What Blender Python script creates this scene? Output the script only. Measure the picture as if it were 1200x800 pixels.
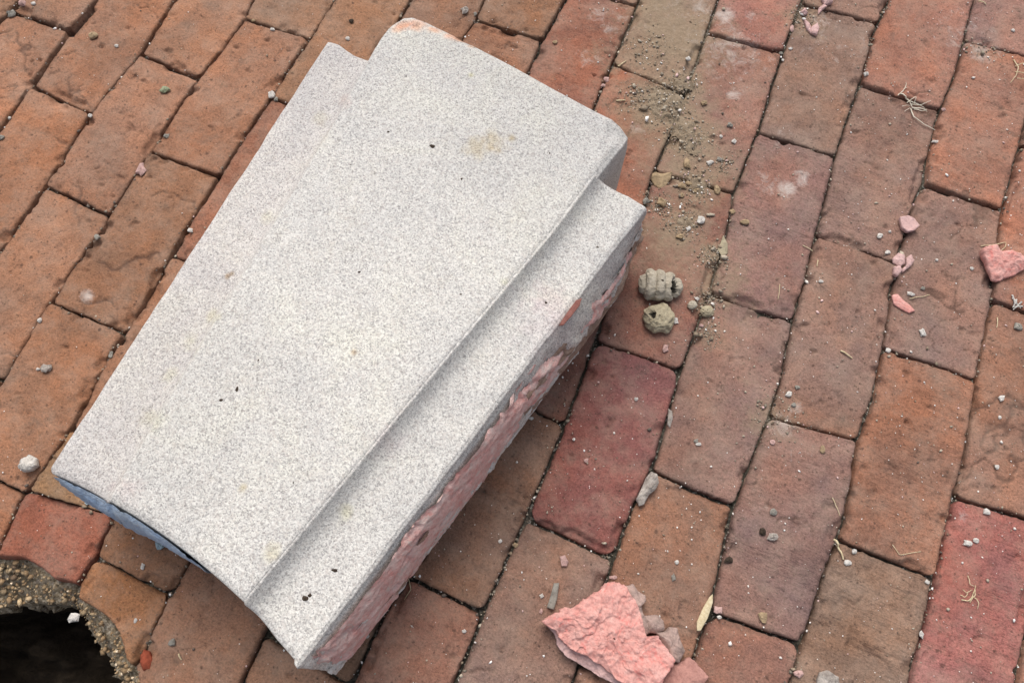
import bpy, math, random
import numpy as np
from mathutils import Matrix, Vector

for o in list(bpy.data.objects): bpy.data.objects.remove(o, do_unlink=True)
scene = bpy.context.scene
COL = scene.collection
rng = np.random.default_rng(7)
random.seed(7)

# ------------------------------------------------------------------ camera
R = np.array([[9.17997401e-01, 3.96586153e-01, 4.42314636e-04],
              [3.75178814e-01, -8.68082227e-01, -3.25075538e-01],
              [-1.28536491e-01, 2.98584446e-01, -9.45687950e-01]])
CAM = np.array([1.02092417, -0.75152032, 0.80174935])
F = 870.0
cd = bpy.data.cameras.new('camera'); cam = bpy.data.objects.new('camera', cd); COL.objects.link(cam)
cd.sensor_fit = 'HORIZONTAL'; cd.sensor_width = 36; cd.lens = F/1200*36
cd.clip_start = 0.01; cd.clip_end = 600
M = Matrix([[R[0][i], -R[1][i], -R[2][i], CAM[i]] for i in range(3)]+[[0, 0, 0, 1]])
cam.matrix_world = M
scene.camera = cam

# ------------------------------------------------------------------ world, sun, exposure
SUN_EL = math.radians(56)
sd = np.array([-0.50, 0.866])            # horizontal direction the light comes from (upper left of the view)
SUN_AZ = math.atan2(sd[0], sd[1])
w = bpy.data.worlds.new('World'); scene.world = w; w.use_nodes = True
nt = w.node_tree; nt.nodes.clear()
sky = nt.nodes.new('ShaderNodeTexSky'); sky.sky_type = 'NISHITA'; sky.sun_disc = False
sky.sun_elevation = SUN_EL; sky.sun_rotation = SUN_AZ; sky.dust_density = 4; sky.air_density = 1.0
bg = nt.nodes.new('ShaderNodeBackground'); bg.inputs['Strength'].default_value = 0.112
out = nt.nodes.new('ShaderNodeOutputWorld')
hsv = nt.nodes.new('ShaderNodeHueSaturation'); hsv.inputs['Saturation'].default_value = 0.45
nt.links.new(sky.outputs[0], hsv.inputs['Color']); nt.links.new(hsv.outputs[0], bg.inputs['Color'])
nt.links.new(bg.outputs[0], out.inputs[0])
sl = bpy.data.lights.new('sun', 'SUN'); sl.energy = 1.6; sl.angle = math.radians(40); sl.color = (1, 0.955, 0.89)
sun = bpy.data.objects.new('sun', sl); COL.objects.link(sun)
sv = Vector((sd[0]*math.cos(SUN_EL), sd[1]*math.cos(SUN_EL), math.sin(SUN_EL))).normalized()
sun.rotation_euler = sv.to_track_quat('Z', 'Y').to_euler()
scene.view_settings.view_transform = 'Standard'; scene.view_settings.look = 'None'
scene.view_settings.exposure = 0.55; scene.view_settings.gamma = 1

# ------------------------------------------------------------------ helpers
def U(x, y, z=0.0):
    """ray through photo position -> point on the horizontal plane z"""
    d = R.T @ np.array([(x-600)/F, (y-400)/F, 1.0])
    return CAM + d*(z-CAM[2])/d[2]
def UV(pts, z=0.0): return np.array([U(a, b, z)[:2] for a, b in pts])
def lin(c, k=1.0):
    c = np.array(c, float)/255
    return np.where(c <= .04045, c/12.92, ((c+.055)/1.055)**2.4)*k
def hash2(ix, iy, seed):
    h = (ix.astype(np.int64)*374761393 + iy.astype(np.int64)*668265263 + seed*974634777) & 0xffffffff
    h = ((h ^ (h >> 13))*1274126177) & 0xffffffff
    return ((h ^ (h >> 16)) & 0xffffff)/float(0xffffff)
def vnoise(x, y, seed=0):
    ix = np.floor(x); iy = np.floor(y); fx = x-ix; fy = y-iy
    fx = fx*fx*(3-2*fx); fy = fy*fy*(3-2*fy)
    a = hash2(ix, iy, seed); b = hash2(ix+1, iy, seed); c = hash2(ix, iy+1, seed); d = hash2(ix+1, iy+1, seed)
    return (a*(1-fx)+b*fx)*(1-fy)+(c*(1-fx)+d*fx)*fy
def fbm(x, y, seed=0, octv=4):
    s = 0; a = .5; t = 0
    for i in range(octv):
        s = s+a*(vnoise(x*2**i+i*17.3, y*2**i-i*9.1, seed+i)*2-1); t += a; a *= .5
    return s/t
def mesh_obj(name, verts, faces, mat, parent=None, attrs=None, smooth=True):
    """faces: (n,4) int array, (n,3) array, or list of index lists"""
    me = bpy.data.meshes.new(name)
    verts = np.asarray(verts, np.float32)
    if isinstance(faces, np.ndarray):
        n, k = faces.shape
        me.vertices.add(len(verts)); me.vertices.foreach_set('co', verts.ravel())
        me.loops.add(n*k); me.loops.foreach_set('vertex_index', faces.astype(np.int32).ravel())
        me.polygons.add(n); me.polygons.foreach_set('loop_start', np.arange(0, n*k, k, dtype=np.int32))
        me.polygons.foreach_set('loop_total', np.full(n, k, np.int32))
        me.update(calc_edges=True); me.validate()
    else:
        me.from_pydata([tuple(map(float, v)) for v in verts], [], faces)
    if smooth: me.polygons.foreach_set('use_smooth', np.ones(len(me.polygons), bool))
    for an, arr in (attrs or {}).items():
        arr = np.asarray(arr, np.float32)
        if arr.ndim == 2:
            at = me.attributes.new(an, 'FLOAT_COLOR', 'POINT')
            at.data.foreach_set('color', np.c_[arr[:, :3], np.ones(len(arr))].astype(np.float32).ravel())
        else:
            at = me.attributes.new(an, 'FLOAT', 'POINT'); at.data.foreach_set('value', arr)
    if mat: me.materials.append(mat)
    o = bpy.data.objects.new(name, me); COL.objects.link(o)
    if parent: o.parent = parent
    return o
def tag(o, label=None, cat=None, group=None, kind=None):
    if label: o['label'] = label
    if cat: o['category'] = cat
    if group: o['group'] = group
    if kind: o['kind'] = kind
    return o
def recenter(o, c):
    c = Vector(c); o.data.transform(Matrix.Translation(-c)); o.location = c
    return o

# ---- node material builder
class NM:
    def __init__(s, name, rough=.9, spec=.3):
        s.m = bpy.data.materials.new(name); s.m.use_nodes = True; s.t = s.m.node_tree
        s.b = s.t.nodes['Principled BSDF']; s.b.inputs['Roughness'].default_value = rough
        s.b.inputs['Specular IOR Level'].default_value = spec
        s.tc = s.t.nodes.new('ShaderNodeNewGeometry').outputs['Position']
    def n(s, ty, **k):
        nd = s.t.nodes.new(ty)
        for a, b in k.items(): setattr(nd, a, b)
        return nd
    def link(s, a, b): s.t.links.new(a, b)
    def attr(s, name):
        a = s.n('ShaderNodeAttribute', attribute_name=name); return a
    def mapping(s, scale, loc=(0, 0, 0), src=None):
        mp = s.n('ShaderNodeMapping'); s.link(src or s.tc, mp.inputs[0])
        mp.inputs['Scale'].default_value = scale; mp.inputs['Location'].default_value = loc
        return mp.outputs[0]
    def noise(s, scale, detail=4, rough=.6, vec=None, dist=0):
        nd = s.n('ShaderNodeTexNoise'); s.link(vec or s.tc, nd.inputs['Vector'])
        nd.inputs['Scale'].default_value = scale; nd.inputs['Detail'].default_value = detail
        nd.inputs['Roughness'].default_value = rough; nd.inputs['Distortion'].default_value = dist
        return nd.outputs[0]
    def voro(s, scale, feature='F1', vec=None):
        nd = s.n('ShaderNodeTexVoronoi', feature=feature); s.link(vec or s.tc, nd.inputs['Vector'])
        nd.inputs['Scale'].default_value = scale; return nd
    def ramp(s, fac, stops):
        r = s.n('ShaderNodeValToRGB'); s.link(fac, r.inputs[0]); e = r.color_ramp.elements
        while len(e) < len(stops): e.new(.5)
        for i, (p, c) in enumerate(stops):
            e[i].position = p; e[i].color = (*c, 1) if hasattr(c, '__len__') else (c, c, c, 1)
        return r.outputs[0]
    def mix(s, fac, a, b, mode='MIX'):
        m = s.n('ShaderNodeMix', data_type='RGBA', blend_type=mode)
        for i, v in ((0, fac), (6, a), (7, b)):
            if isinstance(v, bpy.types.NodeSocket): s.link(v, m.inputs[i])
            elif hasattr(v, '__len__'): m.inputs[i].default_value = (*v[:3], 1)
            else: m.inputs[i].default_value = v if i == 0 else (v, v, v, 1)
        return m.outputs[2]
    def math(s, op, a, b=0):
        m = s.n('ShaderNodeMath', operation=op)
        for i, v in ((0, a), (1, b)):
            if isinstance(v, bpy.types.NodeSocket): s.link(v, m.inputs[i])
            else: m.inputs[i].default_value = v
        return m.outputs[0]
    def bump(s, h, strength, dist, prev=None):
        b = s.n('ShaderNodeBump'); s.link(h, b.inputs['Height'])
        b.inputs['Strength'].default_value = strength; b.inputs['Distance'].default_value = dist
        if prev: s.link(prev, b.inputs['Normal'])
        return b.outputs[0]
    def done(s, col, nrm=None):
        if isinstance(col, bpy.types.NodeSocket): s.link(col, s.b.inputs['Base Color'])
        else: s.b.inputs['Base Color'].default_value = (*col[:3], 1)
        if nrm: s.link(nrm, s.b.inputs['Normal'])
        return s.m

# brick: per-brick fired colour (attribute), mottling, dark scorch, pits, drag lines, soil and lime dust
def brick_material():
    m = NM('fired_brick', .93, .25)
    base = m.attr('tone').outputs['Color']; soil = m.attr('soil').outputs['Fac']; dust = m.attr('dust').outputs['Fac']
    n1 = m.noise(14, 4, .6, dist=.4); n2 = m.noise(75, 5, .65); n3 = m.noise(420, 3, .7)
    c = m.mix(m.ramp(n1, [(.36, 0.0), (.64, 1.0)]), m.mix(1, base, (.86, .90, .94), 'MULTIPLY'), m.mix(1, base, (1.12, 1.06, 1.0), 'MULTIPLY'))
    c = m.mix(m.ramp(n2, [(.30, .5), (.45, 0.0)]), c, m.mix(1, c, (.50, .50, .53), 'MULTIPLY'))
    c = m.mix(m.ramp(n2, [(.56, 0.0), (.78, .45)]), c, m.mix(1, c, (1.35, 1.3, 1.22), 'MULTIPLY'))
    c = m.mix(m.ramp(n3, [(.36, .6), (.50, 0.0)]), c, m.mix(1, c, (.48, .48, .48), 'MULTIPLY'))
    n5 = m.noise(900, 2, .6); c = m.mix(m.ramp(n5, [(.32, .45), (.48, 0.0)]), c, m.mix(1, c, (.5, .51, .51), 'MULTIPLY')); c = m.mix(m.ramp(n5, [(.56, 0.0), (.72, .5)]), c, m.mix(1, c, (1.5, 1.5, 1.5), 'MULTIPLY'))
    c = m.mix(m.ramp(n3, [(.56, 0.0), (.72, .55)]), c, m.mix(1, c, (1.5, 1.5, 1.5), 'MULTIPLY'))
    # dark grime patches and drag lines across the brick
    ln = m.noise(8, 4, .6, vec=m.mapping((1.0, 14, 1)), dist=.35)
    lines = m.math('MAXIMUM', m.ramp(ln, [(.485, 0.0), (.5, 1.0), (.515, 0.0)]), m.ramp(ln, [(.425, 0.0), (.435, .8), (.447, 0.0)]))
    patch = m.ramp(m.noise(10, 2, .5, vec=m.mapping((1, 1, 1), (3, 8, 0))), [(.46, 0.0), (.58, .8)])
    patch = m.math('MAXIMUM', m.math('MULTIPLY', patch, .35), m.math('MULTIPLY', m.attr('drag').outputs['Fac'], m.ramp(m.noise(12, 3, .6, vec=m.mapping((1, 1, 1), (3, 3, 3))), [(.40, 0.0), (.55, .9)])))
    c = m.mix(m.math('MULTIPLY', m.attr('mark').outputs['Fac'], .7), c, (.07, .04, .03))
    c = m.mix(m.math('MULTIPLY', lines, patch), c, m.mix(1, c, (.42, .40, .40), 'MULTIPLY'))
    gr = m.ramp(m.noise(26, 6, .75, vec=m.mapping((1, 1, 1), (7, 1, 0))), [(.56, 0.0), (.70, .5)])
    c = m.mix(gr, c, m.mix(.5, m.mix(1, c, (.40, .42, .42), 'MULTIPLY'), (.10, .085, .07)))
    # thin pale dust film
    film = m.ramp(m.noise(22, 5, .7, vec=m.mapping((1, 1, 1), (1, 5, 2))), [(.44, 0.0), (.75, .42)])
    c = m.mix(film, c, (.36, .27, .21))
    # pits
    wv = m.n('ShaderNodeVectorMath', operation='ADD'); nc = m.n('ShaderNodeTexNoise'); m.link(m.tc, nc.inputs['Vector']); nc.inputs['Scale'].default_value = 300
    sc_ = m.n('ShaderNodeVectorMath', operation='SCALE'); m.link(nc.outputs['Color'], sc_.inputs[0]); sc_.inputs['Scale'].default_value = .004; m.link(m.tc, wv.inputs[0]); m.link(sc_.outputs[0], wv.inputs[1])
    v = m.voro(210, vec=wv.outputs[0]).outputs['Distance']
    sel = m.ramp(m.noise(90, 2, .6), [(.53, 0.0), (.58, 1.0)])
    v2 = m.voro(85, vec=wv.outputs[0]).outputs['Distance']; sel2 = m.ramp(m.noise(28, 2, .6, vec=m.mapping((1, 1, 1), (2, 2, 9))), [(.56, 0.0), (.6, 1.0)])
    pit = m.math('MAXIMUM', m.math('MULTIPLY', m.ramp(v, [(.12, 1.0), (.30, 0.0)]), sel), m.math('MULTIPLY', m.ramp(v2, [(.10, .9), (.22, 0.0)]), sel2))
    fl = m.n('ShaderNodeTexNoise'); m.link(m.tc, fl.inputs['Vector']); fl.inputs['Scale'].default_value = 15; fl.inputs['Detail'].default_value = 6
    fine = m.ramp(fl.outputs[0], [(.488, 0.0), (.5, 1.0), (.512, 0.0)]); fsel = m.ramp(m.noise(30, 3, .6, vec=m.mapping((1, 1, 1), (9, 3, 4))), [(.60, 0.0), (.66, .8)])
    fine = m.math('MULTIPLY', fine, fsel); pit = m.math('MAXIMUM', pit, fine)
    c = m.mix(m.math('MULTIPLY', pit, .72), c, (.05, .03, .024))
    # soil and lime
    sn = m.math('ADD', soil, m.math('MULTIPLY', m.math('SUBTRACT', m.noise(45, 7, .75), .5), 1.2))
    sf = m.ramp(sn, [(.10, 0.0), (.60, .88)])
    c = m.mix(sf, c, m.mix(m.noise(190, 3), (.16, .115, .075), (.34, .26, .18)))
    dn = m.math('ADD', dust, m.math('MULTIPLY', m.math('SUBTRACT', m.noise(55, 8, .8, dist=.8), .5), 1.5))
    c = m.mix(m.ramp(dn, [(.33, 0.0), (.85, .9)]), c, (.52, .46, .42))
    h1 = m.bump(n2, .6, .004)
    h2 = m.bump(n3, .6, .0016, h1)
    h3 = m.bump(m.math('MULTIPLY', lines, patch), -.5, .0015, h2)
    h4 = m.bump(pit, -.8, .0015, h3)
    return m.done(c, h4)
def sand_material():
    m = NM('joint_sand', .95, .2)
    v = m.voro(420); n = m.noise(160, 4, .7); big = m.noise(16, 4, .6)
    c = m.ramp(m.n('ShaderNodeSeparateColor').outputs[0], [(0, 0), (1, 1)]) if False else v.outputs['Color']
    g = m.n('ShaderNodeSeparateColor'); m.link(c, g.inputs[0])
    c = m.ramp(g.outputs[0], [(0.0, (.035, .032, .027)), (.55, (.065, .058, .048)), (.85, (.12, .105, .085)), (.97, (.36, .34, .31))])
    c = m.mix(m.ramp(big, [(.4, 0.0), (.6, .5)]), c, m.mix(1, c, (.55, .60, .48), 'MULTIPLY'))
    soil = m.attr('soil').outputs['Fac']
    tan = m.ramp(g.outputs[1], [(0.0, (.12, .10, .07)), (.5, (.26, .21, .15)), (.9, (.40, .35, .27)), (1, (.6, .56, .5))])
    c = m.mix(soil, c, tan)
    h = m.bump(v.outputs['Distance'], -.9, .002, m.bump(n, .9, .003))
    return m.done(c, h)
def grit_material(name='grit', rough=.85):
    m = NM(name, rough, .35)
    c = m.mix(.5, m.attr('tone').outputs['Color'], m.mix(1, m.attr('tone').outputs['Color'], m.ramp(m.noise(500, 3), [(.3, .6), (.7, 1.5)]), 'MULTIPLY'))
    return m.done(c, m.bump(m.noise(400, 3), .5, .001))
def granite_material():
    m = NM('speckled_granite', .78, .35)
    st = m.attr('stain_tint').outputs['Color']
    v = m.voro(900); s = m.n('ShaderNodeSeparateColor'); m.link(v.outputs['Color'], s.inputs[0])
    v2 = m.voro(480); s2 = m.n('ShaderNodeSeparateColor'); m.link(v2.outputs['Color'], s2.inputs[0])
    n = m.noise(520, 3, .7)
    c = m.ramp(s.outputs[0], [(0.0, (.35, .345, .345)), (.14, (.46, .455, .455)), (.36, (.60, .595, .585)), (.7, (.69, .685, .67)), (1, (.77, .765, .75))])
    c = m.mix(m.ramp(s2.outputs[1], [(.72, 0.0), (.88, .45)]), c, (.54, .50, .48))
    c = m.mix(m.ramp(s2.outputs[2], [(.94, 0.0), (.96, .5)]), c, (.26, .25, .25))
    c = m.mix(m.ramp(n, [(.38, .65), (.5, 0.0)]), c, m.mix(1, c, (.62, .62, .63), 'MULTIPLY'))
    big = m.noise(9, 6, .65, dist=.6)
    c = m.mix(1, c, m.ramp(big, [(.32, (.90, .895, .91)), (.5, (1, .985, .98)), (.68, (1.06, 1.05, 1.0))]), 'MULTIPLY')
    blo = m.noise(38, 6, .75); c = m.mix(m.ramp(blo, [(.55, 0.0), (.75, .35)]), c, m.mix(1, c, (.86, .82, .72), 'MULTIPLY'))
    c = m.mix(1, c, st, 'MULTIPLY')
    m.link(m.ramp(n, [(.3, .65), (.7, .85)]), m.b.inputs['Roughness'])
    nr = m.bump(n, .35, .0012, m.bump(m.noise(110, 4, .6), .25, .002))
    return m.done(c, nr)
def rock_material(name, a, b, scale=60, bumpd=.002, dark=None, streak=None):
    m = NM(name, .92, .2)
    n = m.noise(scale, 5, .7, dist=.3); f = m.noise(scale*5, 3, .7)
    a = tuple(np.array(a)*.76); b = tuple(np.array(b)*.76)
    c = m.mix(m.ramp(n, [(.35, 0.0), (.65, 1.0)]), a, b)
    c = m.mix(m.ramp(f, [(.35, .5), (.5, 0.0)]), c, m.mix(1, c, (.68, .66, .66), 'MULTIPLY'))
    c = m.mix(m.ramp(f, [(.55, 0.0), (.72, .5)]), c, m.mix(1, c, (1.3, 1.3, 1.3), 'MULTIPLY'))
    if dark: c = m.mix(m.ramp(m.noise(scale*.8, 5, .75, vec=m.mapping((1, 1, 1), (4, 2, 6))), [(.56, 0.0), (.64, .85)]), c, dark)
    return m.done(c, m.bump(f, .6, bumpd*.6, m.bump(n, .6, bumpd)))

BRICK = brick_material(); SAND = sand_material(); GRIT = grit_material(); GRANITE = granite_material()
PINK = rock_material('pink_mortar', lin((224, 156, 146)), lin((236, 184, 174)), 90, .002, dark=tuple(lin((210, 130, 122))))
PINKPALE = rock_material('pale_pink_mortar', lin((228, 192, 188)), lin((210, 172, 166)), 120, .002)
PINKSIDE = rock_material('pink_mortar_residue', lin((226, 164, 156)), lin((240, 214, 206)), 70, .003, dark=tuple(lin((196, 180, 172))))
GREYM = rock_material('grey_mortar', lin((196, 168, 158)), lin((168, 146, 136)), 110, .002)
ROUGHG = rock_material('rough_granite', lin((240, 236, 230)), lin((215, 208, 202)), 80, .003, dark=tuple(lin((140, 128, 120))))
BLUEM = rock_material('blue_grey_tone', lin((168, 192, 222)), lin((200, 214, 228)), 60, .005)
MUD = rock_material('dried_mud', lin((206, 196, 178)), lin((172, 162, 145)), 120, .002)
MUDT = rock_material('yellowish_mud', lin((200, 188, 160)), lin((166, 154, 130)), 150, .002)
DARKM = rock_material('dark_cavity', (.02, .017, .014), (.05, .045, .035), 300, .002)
REDM = rock_material('red_mortar', lin((160, 110, 100)), lin((135, 88, 80)), 160, .001)
STRAW = rock_material('dry_straw', lin((238, 224, 190)), lin((212, 190, 150)), 300, .0005)
CONC = NM('aggregate_concrete', .95, .2)
def _conc(m):
    v = m.voro(190); s = m.n('ShaderNodeSeparateColor'); m.link(v.outputs['Color'], s.inputs[0])
    v3 = m.voro(480); s3 = m.n('ShaderNodeSeparateColor'); m.link(v3.outputs['Color'], s3.inputs[0])
    c = m.ramp(s.outputs[0], [(0.0, (.06, .045, .03)), (.4, (.20, .155, .10)), (.75, (.36, .29, .195)), (1, (.16, .14, .13))])
    c = m.mix(.5, c, m.ramp(s3.outputs[0], [(0, (.06, .045, .03)), (.6, (.26, .205, .135)), (.97, (.55, .48, .38))]))
    c = m.mix(m.ramp(m.noise(40, 4), [(.5, 0.0), (.68, .7)]), c, (.09, .075, .055))
    return m.done(c, m.bump(v.outputs['Distance'], -1, .004, m.bump(v3.outputs['Distance'], -.8, .002)))
CONC = _conc(CONC)
PITM = rock_material('dark_soil', (.022, .016, .011), (.06, .043, .028), 30, .006)  # near-black brown on the shaft wall and pit floor alike

# ------------------------------------------------------------------ brick layout (long joints and cross joints)
LONG = {
 1: [(60, -40), (25, 0), (0, 25), (-40, 68)],
 2: [(113, 0), (81, 37), (44, 91), (0, 155)],
 3: [(203, 0), (162, 64), (130, 101), (105, 135), (54, 216), (19, 265), (0, 292)],
 4: [(297, 0), (284, 27), (243, 78), (216, 115), (182, 165), (152, 216), (120, 265), (81, 319), (57, 356), (24, 410), (0, 451)],
 5: [(393, 0), (363, 47), (324, 105), (260, 203), (219, 267), (189, 316), (162, 363), (145, 390), (125, 420), (98, 474), (74, 518), (47, 554), (20, 591), (0, 638)],
 6: [(481, 0), (470, 18), (135, 604), (111, 655), (91, 687)],
 7: [(567, 0), (557, 24), (543, 44), (223, 657), (197, 699), (169, 760), (150, 790)],
 8: [(662, 0), (633, 51), (619, 84), (312, 739), (287, 793)],
 9: [(749, 0), (724, 61), (697, 125), (481, 672), (450, 719), (413, 797)],
 10: [(842, 0), (815, 78), (788, 152), (768, 199), (757, 235), (714, 349), (697, 400), (673, 468), (650, 528), (616, 608), (599, 645), (565, 722), (535, 800)],
 11: [(940, 0), (918, 61), (889, 152), (861, 226), (854, 265), (834, 339), (819, 380), (798, 437), (771, 532), (744, 591), (717, 662), (677, 783)],
 12: [(1043, 0), (1023, 44), (1013, 84), (979, 184), (959, 265), (945, 326), (930, 376), (915, 447), (898, 495), (883, 535), (857, 604), (840, 682), (827, 733), (805, 795)],
 13: [(1143, 0), (1137, 20), (1121, 84), (1097, 145), (1083, 216), (1067, 253), (1055, 300), (1045, 343), (1036, 407), (1023, 468), (1006, 515), (1001, 535), (989, 614), (965, 675), (945, 739), (928, 793)],
 14: [(1238, 0), (1220, 70), (1200, 159), (1175, 250), (1165, 339), (1144, 440), (1131, 532), (1111, 611), (1094, 689), (1067, 797)],
 15: [(1312, 150), (1262, 400), (1215, 680), (1200, 760), (1193, 800)],
}
CROSS = {
 1: [(3, 22, 17, 82, 38)],
 2: [(4, 44, 104, 103, 131)],
 3: [(3, 163, 63, 230, 90), (5, 55, 219, 127, 252)],
 4: [(2, 288, 23, 360, 45), (4, 182, 181, 258, 207), (6, 57, 354, 143, 389), (8, -45, 543, 22, 575)],
 5: [(3, 320, 116, 385, 140), (5, 203, 300, 270, 330), (7, 84, 502, 150, 532), (8, 44, 581, 133, 604)],
 6: [(8, 112, 653, 197, 697)],
 7: [(1, 555, 24, 633, 47), (9, 145, 800, 240, 850)],
 8: [(8, 311, 745, 408, 803)],
 9: [(1, 719, 77, 803, 112), (5, 575, 452, 660, 498), (7, 481, 677, 564, 717)],
 10: [(0, 829, 39, 918, 62), (2, 768, 200, 861, 226), (4, 699, 400, 798, 434), (6, 618, 610, 718, 656)],
 11: [(-1, 938, 5, 1030, 28), (1, 887, 156, 977, 184), (3, 834, 344, 930, 377), (5, 766, 552, 862, 594), (7, 680, 778, 805, 826)],
 12: [(0, 1010, 99, 1103, 129), (2, 957, 277, 1053, 311), (4, 901, 488, 1008, 517), (6, 833, 718, 940, 756)],
 13: [(-1, 1131, 46, 1226, 70), (1, 1083, 216, 1177, 247), (3, 1037, 408, 1144, 446), (5, 984, 634, 1097, 680)],
 14: [(2, 1162, 352, 1270, 392), (4, 1118, 583, 1232, 618)],
}
KMIN, KMAX = -7, 23
longw = {}
for k, pts in LONG.items():
    q = UV(pts); q = q[np.argsort(q[:, 1])]; longw[k] = q
def lx(k, y):
    y = np.asarray(y, float)
    if k in longw: return np.interp(y, longw[k][:, 1], longw[k][:, 0])
    if k < 1: return lx(1, y)+(k-1)*.1
    return lx(15, y)+(k-15)*.1
YS = .112
crossw = {}
for c in range(KMIN, KMAX):
    ent = []
    if c in CROSS:
        for v, x0, y0, x1, y1 in CROSS[c]: ent.append((v, U(x0, y0)[1], U(x1, y1)[1]))
    else:
        v0 = 4 if c % 2 == 0 else 3
        off = .0 if c < 5 else -.02
        ent.append((v0, -v0*YS+off, -v0*YS+off))
    ent.sort()
    full = [ent[0]]
    for a, b in zip(ent, ent[1:]):
        n = max(1, round((b[0]-a[0])/2))
        for j in range(1, n+1):
            t = j/n; full.append((a[0]+(b[0]-a[0])*t, a[1]+(b[1]-a[1])*t, a[2]+(b[2]-a[2])*t))
    while full[0][1] < 1.1:
        v, a, b = full[0]; m_ = (a+b)/2; full.insert(0, (v-2, m_+.224, m_+.224))
    while full[-1][1] > -2.1:
        v, a, b = full[-1]; m_ = (a+b)/2; full.append((v+2, m_-.224, m_-.224))
    crossw[c] = full

TONE = {  # fired colour of single bricks, (column, first cross joint)
 (10, 4): (134, 64, 60), (8, 0): (168, 92, 76), (8, -2): (168, 92, 76), (8, 2): (160, 88, 72), (9, -1): (160, 124, 98), (9, 1): (168, 92, 62),
 (9, 3): (122, 68, 52), (10, -2): (182, 108, 90), (10, 0): (152, 100, 82), (10, 2): (138, 82, 68), (11, -1): (150, 114, 95),
 (11, 1): (150, 104, 94), (11, 3): (148, 106, 92), (11, 5): (158, 104, 74), (11, -3): (160, 115, 95), (12, -2): (184, 116, 92), (12, 0): (146, 106, 90),
 (12, 2): (154, 112, 94), (12, 4): (140, 100, 90), (12, 6): (152, 98, 80), (13, -1): (184, 116, 88), (13, 1): (152, 112, 98),
 (13, 3): (168, 106, 76), (13, 5): (150, 116, 92), (13, -3): (160, 110, 98), (14, 0): (184, 112, 84), (14, 2): (162, 106, 78), (14, 4): (188, 98, 90), (14, 6): (180, 96, 86),
 (15, 1): (178, 108, 84), (15, 3): (160, 104, 80), (9, 5): (140, 100, 76), (9, 7): (158, 98, 74), (10, 6): (146, 108, 90), (10, 8): (150, 106, 84), (8, 6): (132, 90, 68), (8, 4): (132, 90, 70),
 (5, 7): (176, 122, 80), (5, 8): (176, 84, 66), (6, 8): (178, 108, 66), (6, 6): (146, 90, 62), (7, 5): (166, 108, 84), (7, 7): (166, 108, 84), (8, 8): (176, 116, 88), (7, 9): (172, 112, 84),
 (5, 3): (172, 96, 72), (5, 5): (180, 114, 84), (5, 1): (182, 122, 90), (6, 0): (160, 104, 80), (6, -2): (160, 108, 84), (7, -1): (152, 100, 76), (7, 1): (160, 98, 74),
 (4, 6): (176, 108, 76), (3, 5): (178, 112, 82), (3, 3): (182, 116, 88), (4, 4): (172, 110, 80), (4, 2): (176, 110, 82), (4, 0): (176, 124, 98), (4, 8): (176, 102, 70), (2, 2): (178, 112, 84), (2, 4): (182, 112, 80), (1, 3): (178, 110, 80), (1, 1): (176, 116, 90), (3, 1): (180, 116, 88), (3, 7): (174, 106, 74), (2, 6): (176, 108, 76), (4, -2): (176, 120, 94),
}
# soil (brown dust) and lime dust spread over the bricks
SOIL = [(790, 40, .062, .7), (775, 125, .062, .62), (812, 190, .055, .55), (790, 280, .05, .5), (840, 330, .04, .42), (775, 10, .05, .6), (775, 125, .042, 1.0), (805, 160, .040, .8), (815, 215, .034, .7), (800, 260, .035, .6), (835, 300, .022, .6), (830, 350, .02, .5), (745, 115, .03, .45),
        (760, 60, .04, .5), (800, 100, .03, .8), (850, 190, .02, .3), (770, 240, .02, .4), (830, 390, .02, .4), (940, 20, .03, .4), (900, 490, .03, .35), (1150, 60, .02, .3), (700, 60, .02, .3), (720, 80, .015, .5)]
DUST = [(720, 30, .05, .26), (860, 60, .06, .32), (1060, 420, .05, .14), (900, 320, .05, .16), (1000, 60, .06, .22), (880, 600, .04, .16), (950, 40, .05, .26), (900, 160, .05, .2), (1130, 40, .06, .26), (870, 250, .04, .2), (1000, 180, .05, .12), (930, 520, .03, .25), (860, 700, .04, .12), (1080, 130, .05, .12), (760, 170, .03, .2), (690, 70, .02, .3), (800, 20, .05, .25), (922, 222, .012, .8), (900, 215, .02, .35), (101, 346, .009, .8), (850, 18, .014, .55), (880, 20, .012, .4), (905, 175, .012, .2), (745, 152, .016, .3), (915, 500, .02, .4), (935, 480, .012, .4),
        (960, 25, .02, .35), (1150, 62, .02, .4), (700, 20, .02, .3), (860, 110, .014, .4), (1170, 60, .02, .3), (940, 210, .012, .5), (1085, 60, .02, .2), (1128, 602, .012, .3), (895, 640, .01, .15), (820, 8, .03, .3), (780, 10, .03, .25)]
DUST = [(a_, b_, c_*1.1, min(d_*1.3, .75)) for a_, b_, c_, d_ in DUST]
def blobs(x, y, L):
    s = np.zeros_like(x)
    for px, py, r, a in L:
        c = U(px, py); d2 = ((x-c[0])**2+(y-c[1])**2)/r**2
        s = np.maximum(s, a*np.exp(-d2*.8))
    return s

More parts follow.
